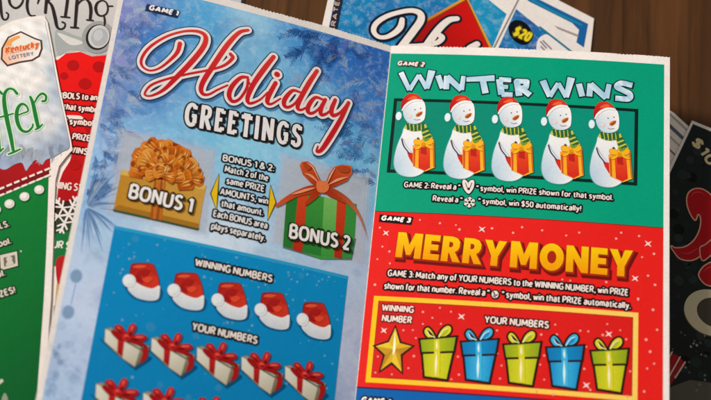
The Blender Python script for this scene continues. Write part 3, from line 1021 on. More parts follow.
text(k, 'GREETINGS', (183.2, 128.3), (298.5, 150.6), 9.3, 'f0ebea', .2, .5, '201c1c', slab=True, gap=.14, shadow=(.3, -.4), layer=6)
k.build('greetings_title', left, label='white slab lettering edged in black')

# pale boxes behind the bonus gifts
k = Ink(PL)
for q in (((123, 133), (212, 154), (203, 234), (108, 212)), ((283, 160), (368, 178), (362, 262), (272, 243))):
    P = [PL(p) for p in q]
    for g_, al in ((1.8, .2), (1.0, .25), (0.2, .4), (-1.0, .42)):
        k.fill(grow(P, g_), (222, 230, 243, al), 1 if al < .3 else 2)
k.build('pale_panel_print', left, SOFT)

# bonus 1: gold box and ribbon bow
k = Ink(PL)
z = zm(100, 125, 3.336)
k.poly(z((40, 282), (48, 286), (330, 352), (322, 358), (44, 292)), '35553f', 3)
gx0, gx1 = PL(z((50, 220))[0]), PL(z((340, 280))[0])
k.poly(z((70, 153), (350, 209), (338, 268), (325, 352), (44, 284), (58, 215)), grad(gx0, 'c48a2a', gx1, 'd3a043'), 4)
k.poly(z((70, 153), (350, 209), (347, 224), (68, 170)), 'e0b45c', 5)
k.poly(z((60, 270), (326, 336), (325, 352), (44, 284)), 'a87422', 5)
for i in range(4):
    x = 180 + i * 10
    k.poly(z((x, 176 + i * 2), (x + 7, 178 + i * 2), (x - 8, 318 + i * 2), (x - 16, 316 + i * 2)), ['b3551a', 'cf7022', 'a84c18', 'c66a20'][i], 6)
bc = z((215, 185))[0]
pal = ['d5641a', 'e8872c', 'b84912', 'f0a24a', 'cc5a16', 'a83f10', 'f3b566']
k.poly(z((108, 165), (112, 120), (140, 85), (185, 62), (235, 62), (285, 90), (318, 140), (322, 200), (270, 200), (180, 175)), grad(PL((150, 145)), 'a8480f', PL((170, 180)), '7c3008'), 6, True)
rb = random.Random(11)
k.poly(z((118, 168), (126, 120), (160, 80), (215, 66), (270, 84), (308, 130), (312, 190), (215, 190)), '7a2a08', 6, True)
for i in range(37):
    row = 0 if i < 12 else (1 if i < 22 else (2 if i < 31 else 3))
    m = (i, i - 12, i - 22, i - 31)[row]; cnt = (12, 10, 9, 6)[row]
    a = math.pi * (1.03 - 1.06 * (m + .5 * (row % 2)) / (cnt - 1)) + rb.uniform(-.08, .08)
    rr = (94, 68, 42, 16)[row] * rb.uniform(.88, 1.1)
    p = Vector((214 + math.cos(a) * rr * 1.02, 170 - math.sin(a) * rr * 1.08 + math.cos(a) * rr * .16))
    a2 = -a + rb.uniform(-.6, .6)
    t = Vector((math.cos(a2), math.sin(a2))); nn = Vector((-t.y, t.x))
    lw_, ll = rb.uniform(17, 24), rb.uniform(22, 32)
    lay = 7 + row * 3
    hot, dark_ = rb.choice(['ea9230', 'e27f1e', 'd96e16', 'f0a446']), rb.choice(['a0420a', 'b04e0c', '8c3608'])
    c = [p - t * ll - nn * lw_ * .55, p - t * ll + nn * lw_ * .55, p + t * ll * .45 + nn * lw_, p + t * ll * .8 + nn * lw_ * .6, p + t * ll * .8 - nn * lw_ * .6, p + t * ll * .45 - nn * lw_]
    A, B = PL(z(p - t * ll * .8)[0]), PL(z(p + t * ll * .7)[0])
    k.poly(z(*c), grad(A, dark_, B, hot), lay, False, .1, '8a340c')
    if rb.random() < .45:                             # a loop seen end-on: dark opening with a bright rim
        k.poly(z(p + t * ll * .55 + nn * lw_ * .5, p + t * ll * .8, p + t * ll * .55 - nn * lw_ * .5, p + t * ll * .3), '96400f', lay + 1, True)
    for q in (-.45, .1, .5):
        k.stroke(z(p - t * ll * .6 + nn * lw_ * q * .6, p + t * ll * .1 + nn * lw_ * q, p + t * ll * .55 + nn * lw_ * q * .9), [.05, rb.uniform(.2, .45), .05], rb.choice(['f9c46a', 'd0701a', 'f6b450', 'b4560f']), lay + 2)
text(k, 'BONUS 1', *z((90, 250), (300, 303)), 5.6, 'f6f1ec', .19, .42, '3a2a18', layer=16, gap=.1, shadow=(.3, -.3))
k.build('gold_gift_picture', left, LATEX)

# bonus 2: green box with an orange bow
k = Ink(PL)
z = zm(200, 140, 3.335)
k.poly(z((278, 330), (272, 365), (400, 402), (505, 402), (520, 330)), '5d7a78', 3)
k.poly(z((284, 196), (345, 182), (520, 216), (514, 320), (503, 396), (400, 400), (272, 358)), grad(PL((284, 200)), '2f8a36', PL((355, 235)), '49a845'), 4)
k.poly(z((284, 196), (325, 186), (312, 370), (272, 358)), '2a7a30', 5)
k.poly(z((408, 195), (460, 203), (448, 392), (398, 388)), grad(PL((325, 200)), '7cc062', PL((325, 250)), '3f9c3c'), 5)
k.poly(z((352, 186), (410, 196), (400, 390), (338, 378)), grad(PL((305, 200)), '3f9a3c', PL((305, 250)), '2c7f34'), 5)
k.poly(z((484, 208), (520, 216), (514, 320), (503, 396), (470, 394)), '3a9440', 5)
k.poly(z((323, 186), (354, 190), (336, 380), (304, 370)), grad(PL((300, 200)), 'd9481e', PL((293, 250)), 'b92c18'), 6)
k.poly(z((454, 202), (486, 206), (470, 398), (444, 394)), grad(PL((340, 200)), 'd6421c', PL((337, 255)), 'b82a18'), 6)
BW = [
    ([(404, 168), (366, 150), (338, 122), (328, 92), (334, 80), (354, 77), (374, 92), (398, 140)], 'd4592a'),
    ([(408, 168), (426, 120), (444, 94), (470, 86), (502, 90), (505, 112), (488, 140), (446, 160)], 'd85c2c'),
    ([(405, 158), (360, 158), (310, 178), (268, 205), (245, 228), (262, 226), (320, 196), (380, 182)], 'd4542a'),
    ([(405, 158), (450, 170), (500, 205), (535, 260), (560, 345), (545, 300), (520, 250), (470, 200), (420, 182)], 'c8744e'),
    ([(385, 165), (360, 195), (345, 225), (370, 210), (395, 185)], 'b93c18'),
    ([(410, 165), (450, 185), (480, 215), (455, 205), (415, 185)], 'b93c18'),
]
for i, (P, c) in enumerate(BW):
    ax, bx = PL(z(P[0])[0]), PL(z(P[3])[0])
    k.poly(z(*P), grad(ax, 'a8300f', bx, c), 8 + i, i > 1)
k.poly(z((338, 86), (352, 82), (366, 98), (352, 108)), 'b5441c', 14, True)
k.stroke(z((345, 118), (368, 128), (392, 150)), [.2, .9, .2], 'f09a70', 14)
k.stroke(z((352, 84), (372, 100), (394, 144)), [.15, .4, .15], 'f6b890', 15)
k.poly(z((452, 98), (472, 92), (494, 96), (492, 112), (468, 112)), 'b8481e', 14, True)
k.stroke(z((488, 128), (455, 138), (425, 154)), [.2, .9, .2], 'f2a47c', 14)
k.stroke(z((446, 98), (432, 122), (418, 152)), [.15, .5, .15], 'f6b890', 15)
k.poly(z((300, 188), (345, 170), (380, 166), (330, 184)), 'ee9a72', 15, True)
k.poly(z((384, 148), (410, 142), (426, 160), (415, 180), (388, 178)), 'e87a44', 16, True)
text(k, 'BONUS 2', *z((290, 335), (495, 374)), 5.6, 'f6f1ec', .19, .42, '1e2a18', layer=20, gap=.1, shadow=(.3, -.3))
k.build('green_gift_picture', left, LATEX)

# bonus rules
k = Ink(PL)
for s, a, b in (('BONUS 1 & 2:', (221, 163.2), (272.6, 173.8)), ('Match 2 of the', (223, 174.2), (266.5, 183.6)), ('same PRIZE', (224.6, 186), (262.6, 194.2)), ('AMOUNTS, win', (218.5, 196.6), (266.4, 206.6)), ('that amount.', (219.5, 208.6), (261.5, 217.8)), ('Each BONUS area', (211.6, 218.6), (265.6, 230.9)), ('plays separately.', (209.6, 231), (263.6, 243.2))):
    text(k, s, a, b, 2.55, 'ece8e6', .19, .52, '0e0f14', layer=4)
k.build('rules_text', left)
k = Ink(PL)
for q in (((58, 122), (33, 186), (50, 238), (54, 180)), ((231, 160), (247, 215), (221, 273), (226, 215))):
    k.poly(z(*q), 'f0c419', 5, line=.35, line_col='33301c')
k.build('arrow_print', left)

# blue play area
k = Ink(PL)
bx0 = sum(PL(p)[0] for p in ((113.5, 225.4), (106, 265), (82.8, 400))) / 3
bx1 = sum(PL(p)[0] for p in ((346, 278), (335.5, 400))) / 2
by1 = sum(PL(p)[1] for p in ((113.5, 225.4), (200, 244), (346, 278))) / 3
k.fill(rect(bx0, BOT + 8, bx1, by1), grad((0, by1), '0a8fcb', (0, by1 - 40), '0781bb'), 2)
k.fill(rect(bx0, by1 - 1.2, bx1, by1), '2ba0d2', 3)
k.build('blue_box', left)
k = Ink(PL)
for i in range(150):
    x, y = random.uniform(bx0 + 1, bx1 - 1), by1 - abs(random.gauss(0, 20)) - .8
    if y < BOT + 10: continue
    k.disc((x, y), random.uniform(.15, .5), (150, 205, 230, random.uniform(.2, .6)), 4, 8, mm=True)
for i in range(14):
    x, y = random.uniform(bx0 + 3, bx1 - 3), by1 - random.uniform(2, 55)
    k.disc((x, y), random.uniform(.8, 1.6), (120, 195, 228, .13), 4, 12, mm=True)
k.build('snow_speck_print', left, SOFT)
k = Ink(PL)
text(k, 'WINNING NUMBERS', (193.4, 267.6), (270.6, 284.2), 2.75, 'f5e8e0', .2, .55, '161c24', layer=6)
k.build('number_heading', left)
k = Ink(PL)
text(k, 'YOUR NUMBERS', (190.4, 331.6), (255.6, 345.8), 2.75, 'f5e8e0', .2, .55, '161c24', layer=6)
k.build('number_heading', left)

# santa hat picture
k = Ink(PL)
z = zm(110, 250, 5.717)
k.poly(z((75, 190), (90, 235), (120, 275), (180, 300), (250, 304), (285, 285), (288, 230), (200, 200)), '06618f', 4, True)
red0 = z((122, 92), (150, 84), (205, 85), (238, 90), (250, 110), (262, 140), (272, 180), (272, 222), (235, 232), (180, 215), (140, 190), (118, 150), (112, 135))
k.poly(red0, grad(PL((132, 268)), 'b3201c', PL((155, 285)), 'dd3a24'), 5, True, .25, '5d2c3a')
for q, c in ((((125, 105), (160, 92), (205, 100), (170, 112)), 'ea5a38'), (((150, 140), (190, 118), (225, 128), (195, 160)), 'b01d1a'), (((180, 175), (215, 160), (240, 172), (210, 195)), 'ec4c30'), (((215, 100), (240, 110), (255, 150), (232, 135)), 'c42a20'), (((140, 160), (160, 150), (185, 190), (160, 190)), 'a81a1c')):
    k.poly(z(*q), c, 7, True)
k.poly(z((104, 205), (138, 190), (180, 212), (235, 228), (276, 212), (280, 240), (272, 285), (240, 298), (190, 293), (145, 278), (112, 250), (98, 228)), grad(PL((140, 285)), 'f0efee', PL((137, 302)), 'c8d2dc'), 8, True)
k.disc(z((106, 183))[0], 2.1, 'e6eaee', 10, 20, 2.2)
k.disc(z((102, 178))[0], 1.5, 'f1f2f2', 11, 18, 1.6)
hat0 = PL((140, 282))
hat = k.build('santa_hat_picture', left, LATEX, anchor=hat0)
for i in range(1, 5):
    copy_print(hat, 14.38 * i, -.3 * i)

# present picture
k = Ink(PL)
z = zm(90, 325, 5.333)
k.poly(z((66, 95), (225, 236), (245, 240), (318, 190), (308, 175), (240, 225), (225, 226), (70, 90)), '064f78', 4, True)
k.poly(z((80, 25), (108, 18), (170, 52), (285, 108), (312, 120), (300, 180), (235, 228), (172, 185), (76, 92)), 'a89f88', 5, line=.15, line_col='5c5240')
k.poly(z((80, 25), (150, 66), (142, 148), (76, 92)), grad(PL((105, 332)), 'eae6d8', PL((117, 352)), 'cfc8b2'), 6)
k.poly(z((80, 25), (108, 18), (172, 54), (150, 66)), '9d957e', 6)
k.poly(z((178, 92), (262, 140), (235, 228), (170, 180)), grad(PL((124, 343)), 'e4dfcf', PL((134, 366)), 'bdb49c'), 6)
k.poly(z((262, 140), (310, 122), (300, 180), (235, 228)), grad(PL((139, 350)), '8e8670', PL((147, 360)), '6d6552'), 6)
k.poly(z((272, 134), (300, 122), (306, 150), (296, 186), (262, 208), (276, 160)), 'ab1517', 7, True)
k.poly(z((180, 92), (262, 140), (284, 130), (232, 98)), '4b5a40', 7)
k.poly(z((206, 100), (262, 132), (272, 128), (226, 100)), 'b9b29a', 8)
k.poly(z((146, 62), (180, 82), (168, 176), (142, 152)), grad(PL((120, 338)), 'cb2320', PL((120, 356)), 'a01416'), 8)
rl = '7a0c10'
for q, c in ((((168, 72), (138, 34), (128, 18), (138, 6), (160, 8), (176, 28), (188, 56)), 'bd1b1c'), (((188, 68), (200, 30), (212, 6), (228, 0), (240, 12), (236, 34), (214, 60)), 'cf2422'), (((192, 76), (236, 60), (272, 58), (294, 66), (296, 82), (272, 92), (226, 92)), 'bb191b'), (((178, 78), (156, 60), (126, 34), (112, 38), (116, 52), (150, 84)), 'a31416'), (((196, 82), (254, 92), (290, 112), (296, 124), (270, 118), (210, 98)), 'a31416')):
    k.poly(z(*q), c, 10, True, .14, rl)
k.poly(z((168, 62), (188, 50), (206, 58), (212, 78), (194, 92), (172, 84)), 'd42824', 13, True, .12, rl)
for q in (((138, 14), (152, 16), (162, 30), (150, 26)), ((216, 14), (228, 10), (226, 28), (214, 40)), ((240, 66), (274, 66), (282, 76), (244, 78)), ((180, 60), (194, 58), (200, 68), (186, 72))):
    k.poly(z(*q), 'e8584c', 15, True)
for q in (((150, 36), (164, 50)), ((214, 46), (204, 58)), ((222, 82), (250, 84)), ((186, 76), (200, 80))):
    k.stroke(z(*q), .4, '6c0a0e', 15)
pr0 = PL((125, 346))
pres = k.build('present_picture', left, LATEX, anchor=pr0)
for i in range(1, 5):
    copy_print(pres, 14.55 * i, -.25 * i)
for i in range(0, 5):
    copy_print(pres, .35 + 14.55 * i, -17.6 - .25 * i)

k = Ink(PL)
rc = random.Random(9)
y = YT - .5
while y > BOT + 6:
    l = rc.uniform(.6, 3.4)
    wdt = rc.choice((.12, .2, .3, .45))
    k.stroke([(-.06, y), (-.1 - wdt * .4, y - l * .5), (-.06, y - l)], [.08, wdt, .08], (214, 216, 224, rc.uniform(.3, .8)), 3, True, True, False)
    y -= l * rc.uniform(.9, 1.3)
k.build('crease_wear', left, SOFT)

# ================================================================== tickets lying on the table
def ticket(name, label, outline, h, mat=None, cat='lottery ticket', group=None, smooth=False, teeth=()):
    A = on_table(outline[0], h)
    t = thing(name, label, cat, group, (A[0] * MM, A[1] * MM, h))
    tf = lambda p: on_table(p, h) - A
    P = [tf(p) for p in outline]
    if smooth:
        P = catmull(P, 5, True)
    Q = []
    for i, p in enumerate(P):
        Q.append(p)
        if i in teeth:
            Q += perforated(p, P[(i + 1) % len(P)])[1:]
    card = slab('card', Q, t, mat or PAPER)
    return t, tf, card


# blue cover ticket under the top edge
h = 0.0016
tk, tf, card = ticket('cover_ticket', 'blue ticket with a red gold-edged diamond, lying under the open ticket', [(329.5, -8), (318, 44), (430, 74), (480, 84), (488, 58), (519.5, -4), (450, -34)], h)
Uc = 0.40


def gen(p0, cols):
    def f(p):
        t = .5 + .5 * math.sin(p.x * .35 + 1.3 * math.sin(p.y * .22)) * math.cos(p.y * .31)
        return tuple(cols[0][i] * (1 - t) + cols[1][i] * t for i in range(3))
    return f


def field(k, corners, cols, n=18, layer=0):
    a, b, c, d = (k.tf(p) for p in corners)
    vs = []
    for j in range(n + 1):
        for i in range(n + 1):
            u, v = i / n, j / n
            vs.append(tuple((a * (1 - u) + b * u) * (1 - v) + (d * (1 - u) + c * u) * v))
    k.raw(vs, [(j * (n + 1) + i, j * (n + 1) + i + 1, (j + 1) * (n + 1) + i + 1, (j + 1) * (n + 1) + i) for j in range(n) for i in range(n)], gen(None, cols), layer)


k = Ink(tf)
field(k, [(336, -8), (470, -26), (478, 78), (326, 42)], ((16, 134, 186), (24, 112, 172)))
k.poly([(470, -26), (480, -7), (506.5, 14), (482, 72), (478, 78)], '1592c0', 0)
k.build('frosty_field', card, FROST)
k = Ink(tf)
k.poly([(336.5, -8), (344.5, -8), (335, 42), (326.5, 42)], '1b2a44', 2)
text(k, 'VOID IF SEPARATED', (324.6, 90), (340.9, -5), 1.75, 'd9b09a', .2, .15, '10141c', layer=5)
k.build('edge_lettering', card)
k = Ink(tf)
dm = [(466, 1), (491.5, 56), (476, 92), (430, 92), (408, 52), (427, 23)]
k.poly([(466.5, -3.5), (497, 58), (478, 98), (420, 98), (392, 55), (423, 21)], grad(tf((415, 40)), 'b0602a', tf((470, 5)), 'f0a024'), 2)
k.poly(dm, grad(tf((420, 50)), '9a1010', tf((470, 40)), 'd01512'), 4, line=.5, line_col='8a3a14')
k.build('red_diamond', card)
k = Ink(tf)
SCR = [
    ([(402, 20), (400.5, 27), (395, 33), (386, 37.5), (378, 37), (373.5, 31.5), (376, 24), (386, 17), (400, 12.5), (412, 11), (420, 14), (420.5, 21), (413, 32), (403, 45), (394, 56)], [3.5, 4.5, 4, 3, 3, 3.4, 3.6, 3.4, 3.2, 3.6, 4.8, 5.6, 5.6, 5.6, 5]),
    ([(457, 19), (449, 20.5), (440, 28), (430, 41), (421, 55), (417, 64)], [3.6, 4.6, 5.4, 5.8, 5.6, 5]),
    ([(404, 46.5), (420, 46), (436, 43.5), (442, 38.5), (440, 36)], [3, 3, 3.4, 4, 4]),
    ([(477, 44.5), (469, 49.5), (460, 60)], [4.5, 5.2, 5]),
]
for lay, ex, c in ((6, 2.4, '141a26'), (8, .55, 'efe3dc')):
    for P, Wd in SCR:
        k.stroke(P, [q * Uc + ex for q in Wd], c, lay)
k.build('script_title', card, label='white brush script edged in black')

h = 0.0011
tk, tf, card = ticket('twenty_dollar_ticket', 'blue ticket with yellow $20 in a black oval, beside the red diamond ticket', [(512, -3), (488, 58), (492, 90), (640, 110), (606, 63), (560, 31), (521, -6)], h)
k = Ink(tf)
field(k, [(516, 9), (545, 32), (600, 76), (490, 66)], ((24, 90, 158), (24, 122, 182)))
k.build('frosty_field', card, FROST)
k = Ink(tf)
k.poly([(541, 27), (548, 33), (585, 64), (573, 68)], '1c7ea6', 2)
k.stroke([(540, 27.5), (560, 43), (583, 61)], .9, '187a98', 3)
k.poly([(536, 51), (537.5, 41), (543, 35.5), (551, 37), (580, 62), (575, 82), (534, 72)], 'efe6e2', 3, True)
for a, b in (((540.5, 42), (546, 48)), ((543, 41), (551, 49)), ((541, 47), (549, 55))):
    k.stroke([a, b], .7, '8f8c96', 4)
k.build('play_window', card)
k = Ink(tf)
k.disc((520.3, 32.5), 4.3, '0d0f14', 4, 26, 5.4, ang=.5)
k.build('price_oval', card)
k = Ink(tf)
text(k, '$20', (511.5, 35.5), (527.5, 43), 5.0, 'ead22a', .24, .3, '5c5210', layer=8, shear=.1)
k.build('price_lettering', card)

h = 0.0007
tk, tf, card = ticket('backmost_ticket', 'white bordered ticket with a blue corner, poking out from under the $20 ticket', [(528, -22), (470, -25), (500, 50), (586, 70), (590.5, 52), (594, 18.5), (560, 1)], h)
k = Ink(tf)
k.poly([(524, -8), (530, -5), (588, 24), (583.5, 49), (576, 44), (579, 30), (572, 23), (526, 0)], '1a62a0', 1)
k.stroke([(526, -3), (552, 11), (581, 25)], 1.0, '1d86a8', 2)
k.build('blue_border', card)
k = Ink(tf)
for i in range(16):
    q = i / 15
    p = (553 + 24 * q, 26 + 9.5 * q)
    k.stroke([p, (p[0] + .9, p[1] + 1.0)], .5, '9a938e', 2)
k.stroke([(553, 25.5), (577, 35)], .45, 'aaa29c', 2)
k.build('small_print', card)

h = 0.0006
tk, tf, card = ticket('grey_ticket', 'pale grey ticket corner with dark edge peeking out at the top, above the holiday title', [(205, -20), (206, 12), (241, 20), (247, -20)], h, PAPER2)
k = Ink(tf)
k.poly([(208, -18), (209, 10), (238, 17), (243, -18)], 'b9c0c4', 1)
k.poly([(243.5, -18), (239, 17), (241, 19), (246.5, -18)], '2a2a2c', 1)
k.build('edge_print', card)

# ------------------------------------------------------------------ stocking tickets on the left
h = 0.0009
tk, tf, card = ticket('red_stocking_ticket', 'red and silver ticket with curly black lettering, half under the open ticket', [(-40, -20), (-40, 120), (20, 420), (75, 420), (180, 300), (190, -30)], h)
k = Ink(tf)
k.poly([(-40, -18), (-40, 60), (45, 56), (52, 58), (66, 53), (78, 51), (92, 56), (108, 55), (125, 57), (150, 0), (150, -18)], grad(tf((60, 10)), 'd2cdc9', tf((70, 56)), 'b5b8b6'), 1)
k.poly([(56, 30), (76, 36), (92, 42), (96, 52), (70, 50), (58, 55)], 'a4aaa8', 2, True)
k.poly([(57, 33), (72, 38), (84, 43), (70, 45)], 'd8d4d0', 3, True)
k.build('silver_cuff_print', card)
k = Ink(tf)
k.poly([(20, 59), (58, 60), (66, 53.5), (80, 52), (92, 56.5), (112, 55), (150, 60), (150, 262), (56, 262), (57, 200), (58.5, 184), (63, 172), (70, 161), (73, 150), (40, 120)], grad(tf((80, 70)), 'ea1714', tf((70, 210)), 'a80f14'), 2)  # deeper red lower down: shade beside the front ticket, put into the colour
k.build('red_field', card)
k = Ink(tf)
for x, y, r in ((73, 65.5, 2.1), (99, 67, 2.2), (85, 84, 2.2), (64, 76, 1.4), (75, 165, 2.0), (90, 128, 1.8)):
    k.disc((x, y), r, 'b30f10', 4, 18)
k.build('dot_print', card)
k = Ink(tf)
BK = '2a2322'
for P, Wd in (
    ([(-1, -8), (.5, 6), (2, 17), (4.5, 20), (7.5, 18.5), (8.3, 14.5), (6.5, 13)], [3, 2.6, 2, 1.6, 1.4, 1.3, 1.6]),
    ([(15, -10), (9.5, -4), (10, 4), (15, 8.3), (20, 6), (23, 0), (21, -8), (15, -10)], [2, 2.4, 2.2, 2, 1.8, 1.6, 1.6, 1.8]),
    ([(38.5, -10), (32, -11), (28.5, -4), (27, 6), (28.8, 14), (32, 16.2), (35, 16)], [2, 2, 2.4, 2.4, 2, 1.6, 1.4]),
    ([(39.5, -2), (37.5, 4)], [2.2, 1]),
    ([(48, -14), (46.5, 0), (45.3, 13)], [2.4, 2.6, 2.4]),
    ([(54, -10), (48.5, 1), (47, 3)], [1.6, 1.6, 1.6]),
    ([(48, 1.5), (52, 6.5), (55, 18), (57, 27), (60.5, 29.4), (64.2, 27.8), (65, 23.8), (62.4, 22.4)], [2, 2.6, 3, 2.4, 1.8, 1.5, 1.4, 1.8]),
    ([(68.5, -10), (67, 4), (65.2, 16.8)], [2.6, 2.6, 2.4]), ([(61, 17), (69.5, 17.8)], [1.5, 1.5]), ([(74, 27.6), (74.5, 27.8)], [1, 1]),
    ([(78, -8), (76.6, 6), (75, 27.5)], [2.6, 2.8, 2.4]), ([(70.8, 27.6), (78.2, 28.2)], [1.6, 1.6]),
    ([(77.5, 5), (81, 1), (85.5, -.6), (89.5, 3.5), (90.8, 11), (90, 20)], [1.4, 1.6, 2, 2.8, 2.8, 2.4]), ([(86.8, 20.2), (93.2, 20.9)], [1.5, 1.5]),
    ([(102, .5), (97.5, 3), (95.6, 8.5), (97.5, 14.5), (102, 16.2), (106.5, 13.5), (107.8, 8), (106, 2.6), (102, .5)], [1.4, 2, 2.6, 2.2, 1.5, 1.4, 1.5, 1.5, 1.4]), ([(107.5, 6.5), (112.6, 6.4)], [1.5, 1.3]),
    ([(104, 16), (104.8, 22), (104.4, 26)], [1.4, 1.8, 1.4])):
    k.stroke(P, [q * .40 for q in Wd], BK, 6)
k.build('curly_lettering', card)
k = Ink(tf)
c = (98, 37.5)
k.disc(c, 5.6, '9b9d9c', 5, 30, 6.7)
k.disc(c, 4.25, '2c2625', 6, 30, 5.3)
k.disc((98.9, 37), 3.7, 'c9c9c8', 7, 30, 4.75)
k.disc((99.3, 37.4), 2.9, 'aeb2b5', 8, 26, 3.7)
k.disc((98.4, 36), 1.7, 'c0c4c6', 9, 20, 2.3)
k.build('ornament_print', card)
k = Ink(tf)
for s, a, b in (('SYMBOLS to any', (48, 98), (101, 101.5)), ('that symbol', (63, 110), (99, 113.5)), ('2 symbols', (63, 124.6), (97, 127)), ('PRIZE', (72, 140), (89.5, 142)), ('WINS', (68, 153), (87.5, 155.6))):
    text(k, s, a, b, 2.7, 'f0dcd2', .22, .4, '4a0a0c', layer=6)
k.build('rules_text', card)
k = Ink(tf)
k.poly([(60, 116), (80, 116), (82, 121), (62, 120)], 'efdcd6', 4, True)
k.build('white_patch_print', card)
k = Ink(tf)
text(k, 'WINNING SYMBOLS', (40, 187.6), (108, 195), 3.0, 'ecd8cf', .2, 0, layer=6)
text(k, 'YOUR SYMBOLS', (40, 247), (104, 254), 3.0, 'e2e4d8', .2, 0, layer=6)
k.build('symbol_heading', card)
k = Ink(tf)
k.poly([(54, 204), (75, 199), (110, 195), (110, 240), (55, 252)], grad(tf((66, 204)), '3c1a18', tf((66, 235)), '23603a'), 3)
k.poly([(55, 234), (110, 226), (110, 262), (54, 266)], '17743a', 4)
k.poly([(56, 262), (62, 256), (68, 260), (66, 278), (58, 284)], 'b81d20', 5, True)
k.poly([(57, 282), (66, 276), (64, 306), (54, 312)], 'c79a4e', 4)
k.poly([(54, 306), (62, 300), (58, 345), (50, 350)], '3a2418', 4)
k.build('green_band_print', card)
k = Ink(tf)
c = tf((68.5, 215))
for i in range(6):
    a = i * math.pi / 3 + .3
    d = Vector((math.cos(a), math.sin(a)))
    e = c + d * 6.8
    k.stroke([c, e], .75, 'ece6e2', 7, True, True)
    for f_, l in ((.5, 2.3), (.8, 1.7)):
        m = c + d * 6.8 * f_
        for s in (-.8, .8):
            k.stroke([m, m + Vector((math.cos(a + s), math.sin(a + s))) * l], .6, 'ece6e2', 7, True, True)
    nx = Vector((math.cos(a + math.pi / 3), math.sin(a + math.pi / 3)))
    k.stroke([c + d * 3.2, c + nx * 3.2], .55, 'ece6e2', 7, True, True)
k.build('snowflake_picture', card)

h = 0.0016
out = [(-45, 52), (-20, 36), (0, 27), (12, 21), (28, 17), (44, 15.5), (47.5, 22), (51, 40), (55, 62), (60, 88), (65, 112), (71, 140), (72.5, 150), (66, 157), (59, 166), (55.5, 180), (54.5, 200), (53, 250), (51, 300), (47, 350), (42, 405), (41, 440), (-50, 440)]
tk, tf, card = ticket('green_stocking_ticket', 'stocking shaped ticket with furry silver cuff above green, frontmost along the left edge', out, h)
k = Ink(tf)
fur = [(-45, 58), (-20, 42), (0, 33), (12, 26), (28, 21), (43, 19.5), (46, 28), (50, 46), (54, 68), (58, 90), (63, 113), (68.5, 138), (69, 148), (62, 152), (54, 157), (46, 160), (42, 165), (36, 160), (30, 166), (26, 171), (22, 163), (14, 165), (4, 170), (-10, 166), (-45, 178)]
P = [tf(p) for p in fur]


FC = [(tf(p), c) for p, c in (((0, 40), (226, 222, 217)), ((30, 30), (228, 224, 219)), ((20, 75), (224, 219, 214)), ((36, 80), (220, 216, 212)), ((50, 44), (196, 200, 204)), ((54, 70), (170, 184, 196)), ((60, 95), (166, 180, 194)), ((44, 120), (212, 212, 212)), ((52, 122), (206, 206, 206)), ((66, 128), (158, 172, 190)), ((62, 148), (140, 156, 176)), ((40, 152), (150, 164, 182)),
                              ((30, 148), (186, 192, 200)), ((14, 158), (142, 158, 180)), ((22, 140), (190, 196, 204)), ((0, 160), (146, 160, 182)), ((0, 130), (200, 204, 208)), ((44, 60), (216, 214, 211)), ((56, 112), (190, 196, 202)), ((42, 18), (214, 212, 210)))]


def fur_col(p):
    s = [0, 0, 0]; tw = 0
    for q, c in FC:
        wq = 1 / ((p - q).length_squared + 3) ** 1.7
        tw += wq
        for i in range(3): s[i] += c[i] * wq
    m = 1 + .035 * math.sin(p.x * 1.1 + 2 * math.sin(p.y * .5)) + .03 * math.sin(p.y * 1.6 + p.x * .4)
    return tuple(min(246, (v / tw * m - 150) * 1.1 + 158) for v in s)


k.fill_dense(catmull(P, 4, True), fur_col, 4, 1.1)
rf = random.Random(3)
for i in range(190):                                    # fine hairs
    x, y = rf.uniform(-5, 66), rf.uniform(30, 160)
    if x > 38 + (y - 20) * .2 or y < 36 - x * .35: continue
    l = rf.uniform(7, 16); a = 1.5 + rf.uniform(-.5, .5) - (x - 20) * .01
    if y > 125: a = 1.57 + rf.uniform(-.3, .3)
    e = (x + l * math.cos(a), y + l * math.sin(a))
    if e[1] > 158 or e[0] > 38 + (e[1] - 20) * .2: continue
    m = ((x + e[0]) / 2 + rf.uniform(-1.5, 1.5), (y + e[1]) / 2)
    c = fur_col(tf((x, y))); q = rf.choice((-16, -10, 10, 16))
    k.stroke([(x, y), m, e], [.1, rf.uniform(.3, .8), .05], tuple(max(0, min(255, v + q)) for v in c) + (.12,), 5, caps=False)
for i in range(26):                                     # tufts along the lower hem
    x = rf.uniform(-2, 62); y = 150 + rf.uniform(-6, 3)
    k.stroke([(x, y), (x + rf.uniform(-2, 2), y + 6), (x + rf.uniform(-4, 4), y + rf.uniform(9, 14))], [1.6, 1.1, .05], rf.choice([(150, 164, 182, .45), (176, 186, 198, .45), (196, 202, 208, .4)]), 5, caps=False)
k.build('fur_cuff_print', card, SOFT)
k = Ink(tf)
k.poly([(-45, 172), (0, 158), (30, 155), (50, 152), (50, 169), (0, 189.5), (-45, 205)], grad(tf((0, 170)), '9a1418', tf((45, 160)), 'b3161c'), 2)
k.poly([(-45, 200), (0, 189), (49, 168.5), (49, 174), (0, 195.5), (-45, 212)], '7f1216', 3)
for i in range(7):
    t0 = -1 + i * 7.6
    for dy in (0, 6.7):
        y = lambda x: 189.2 - x * .415 + dy
        k.stroke([(t0, y(t0)), (t0 + 5.4, y(t0 + 5.4))], .75, 'ece0d6', 6, caps=False)
k.build('stitched_band_print', card)
k = Ink(tf)
k.poly([(-45, 214), (0, 196.5), (48.5, 176), (47.5, 210), (46, 250), (43.5, 300), (40, 350), (36, 405), (35.5, 436), (-45, 436)], grad(tf((20, 200)), '0b7a32', tf((15, 390)), '075c28'), 2)
k.build('green_field', card)
k = Ink(tf)
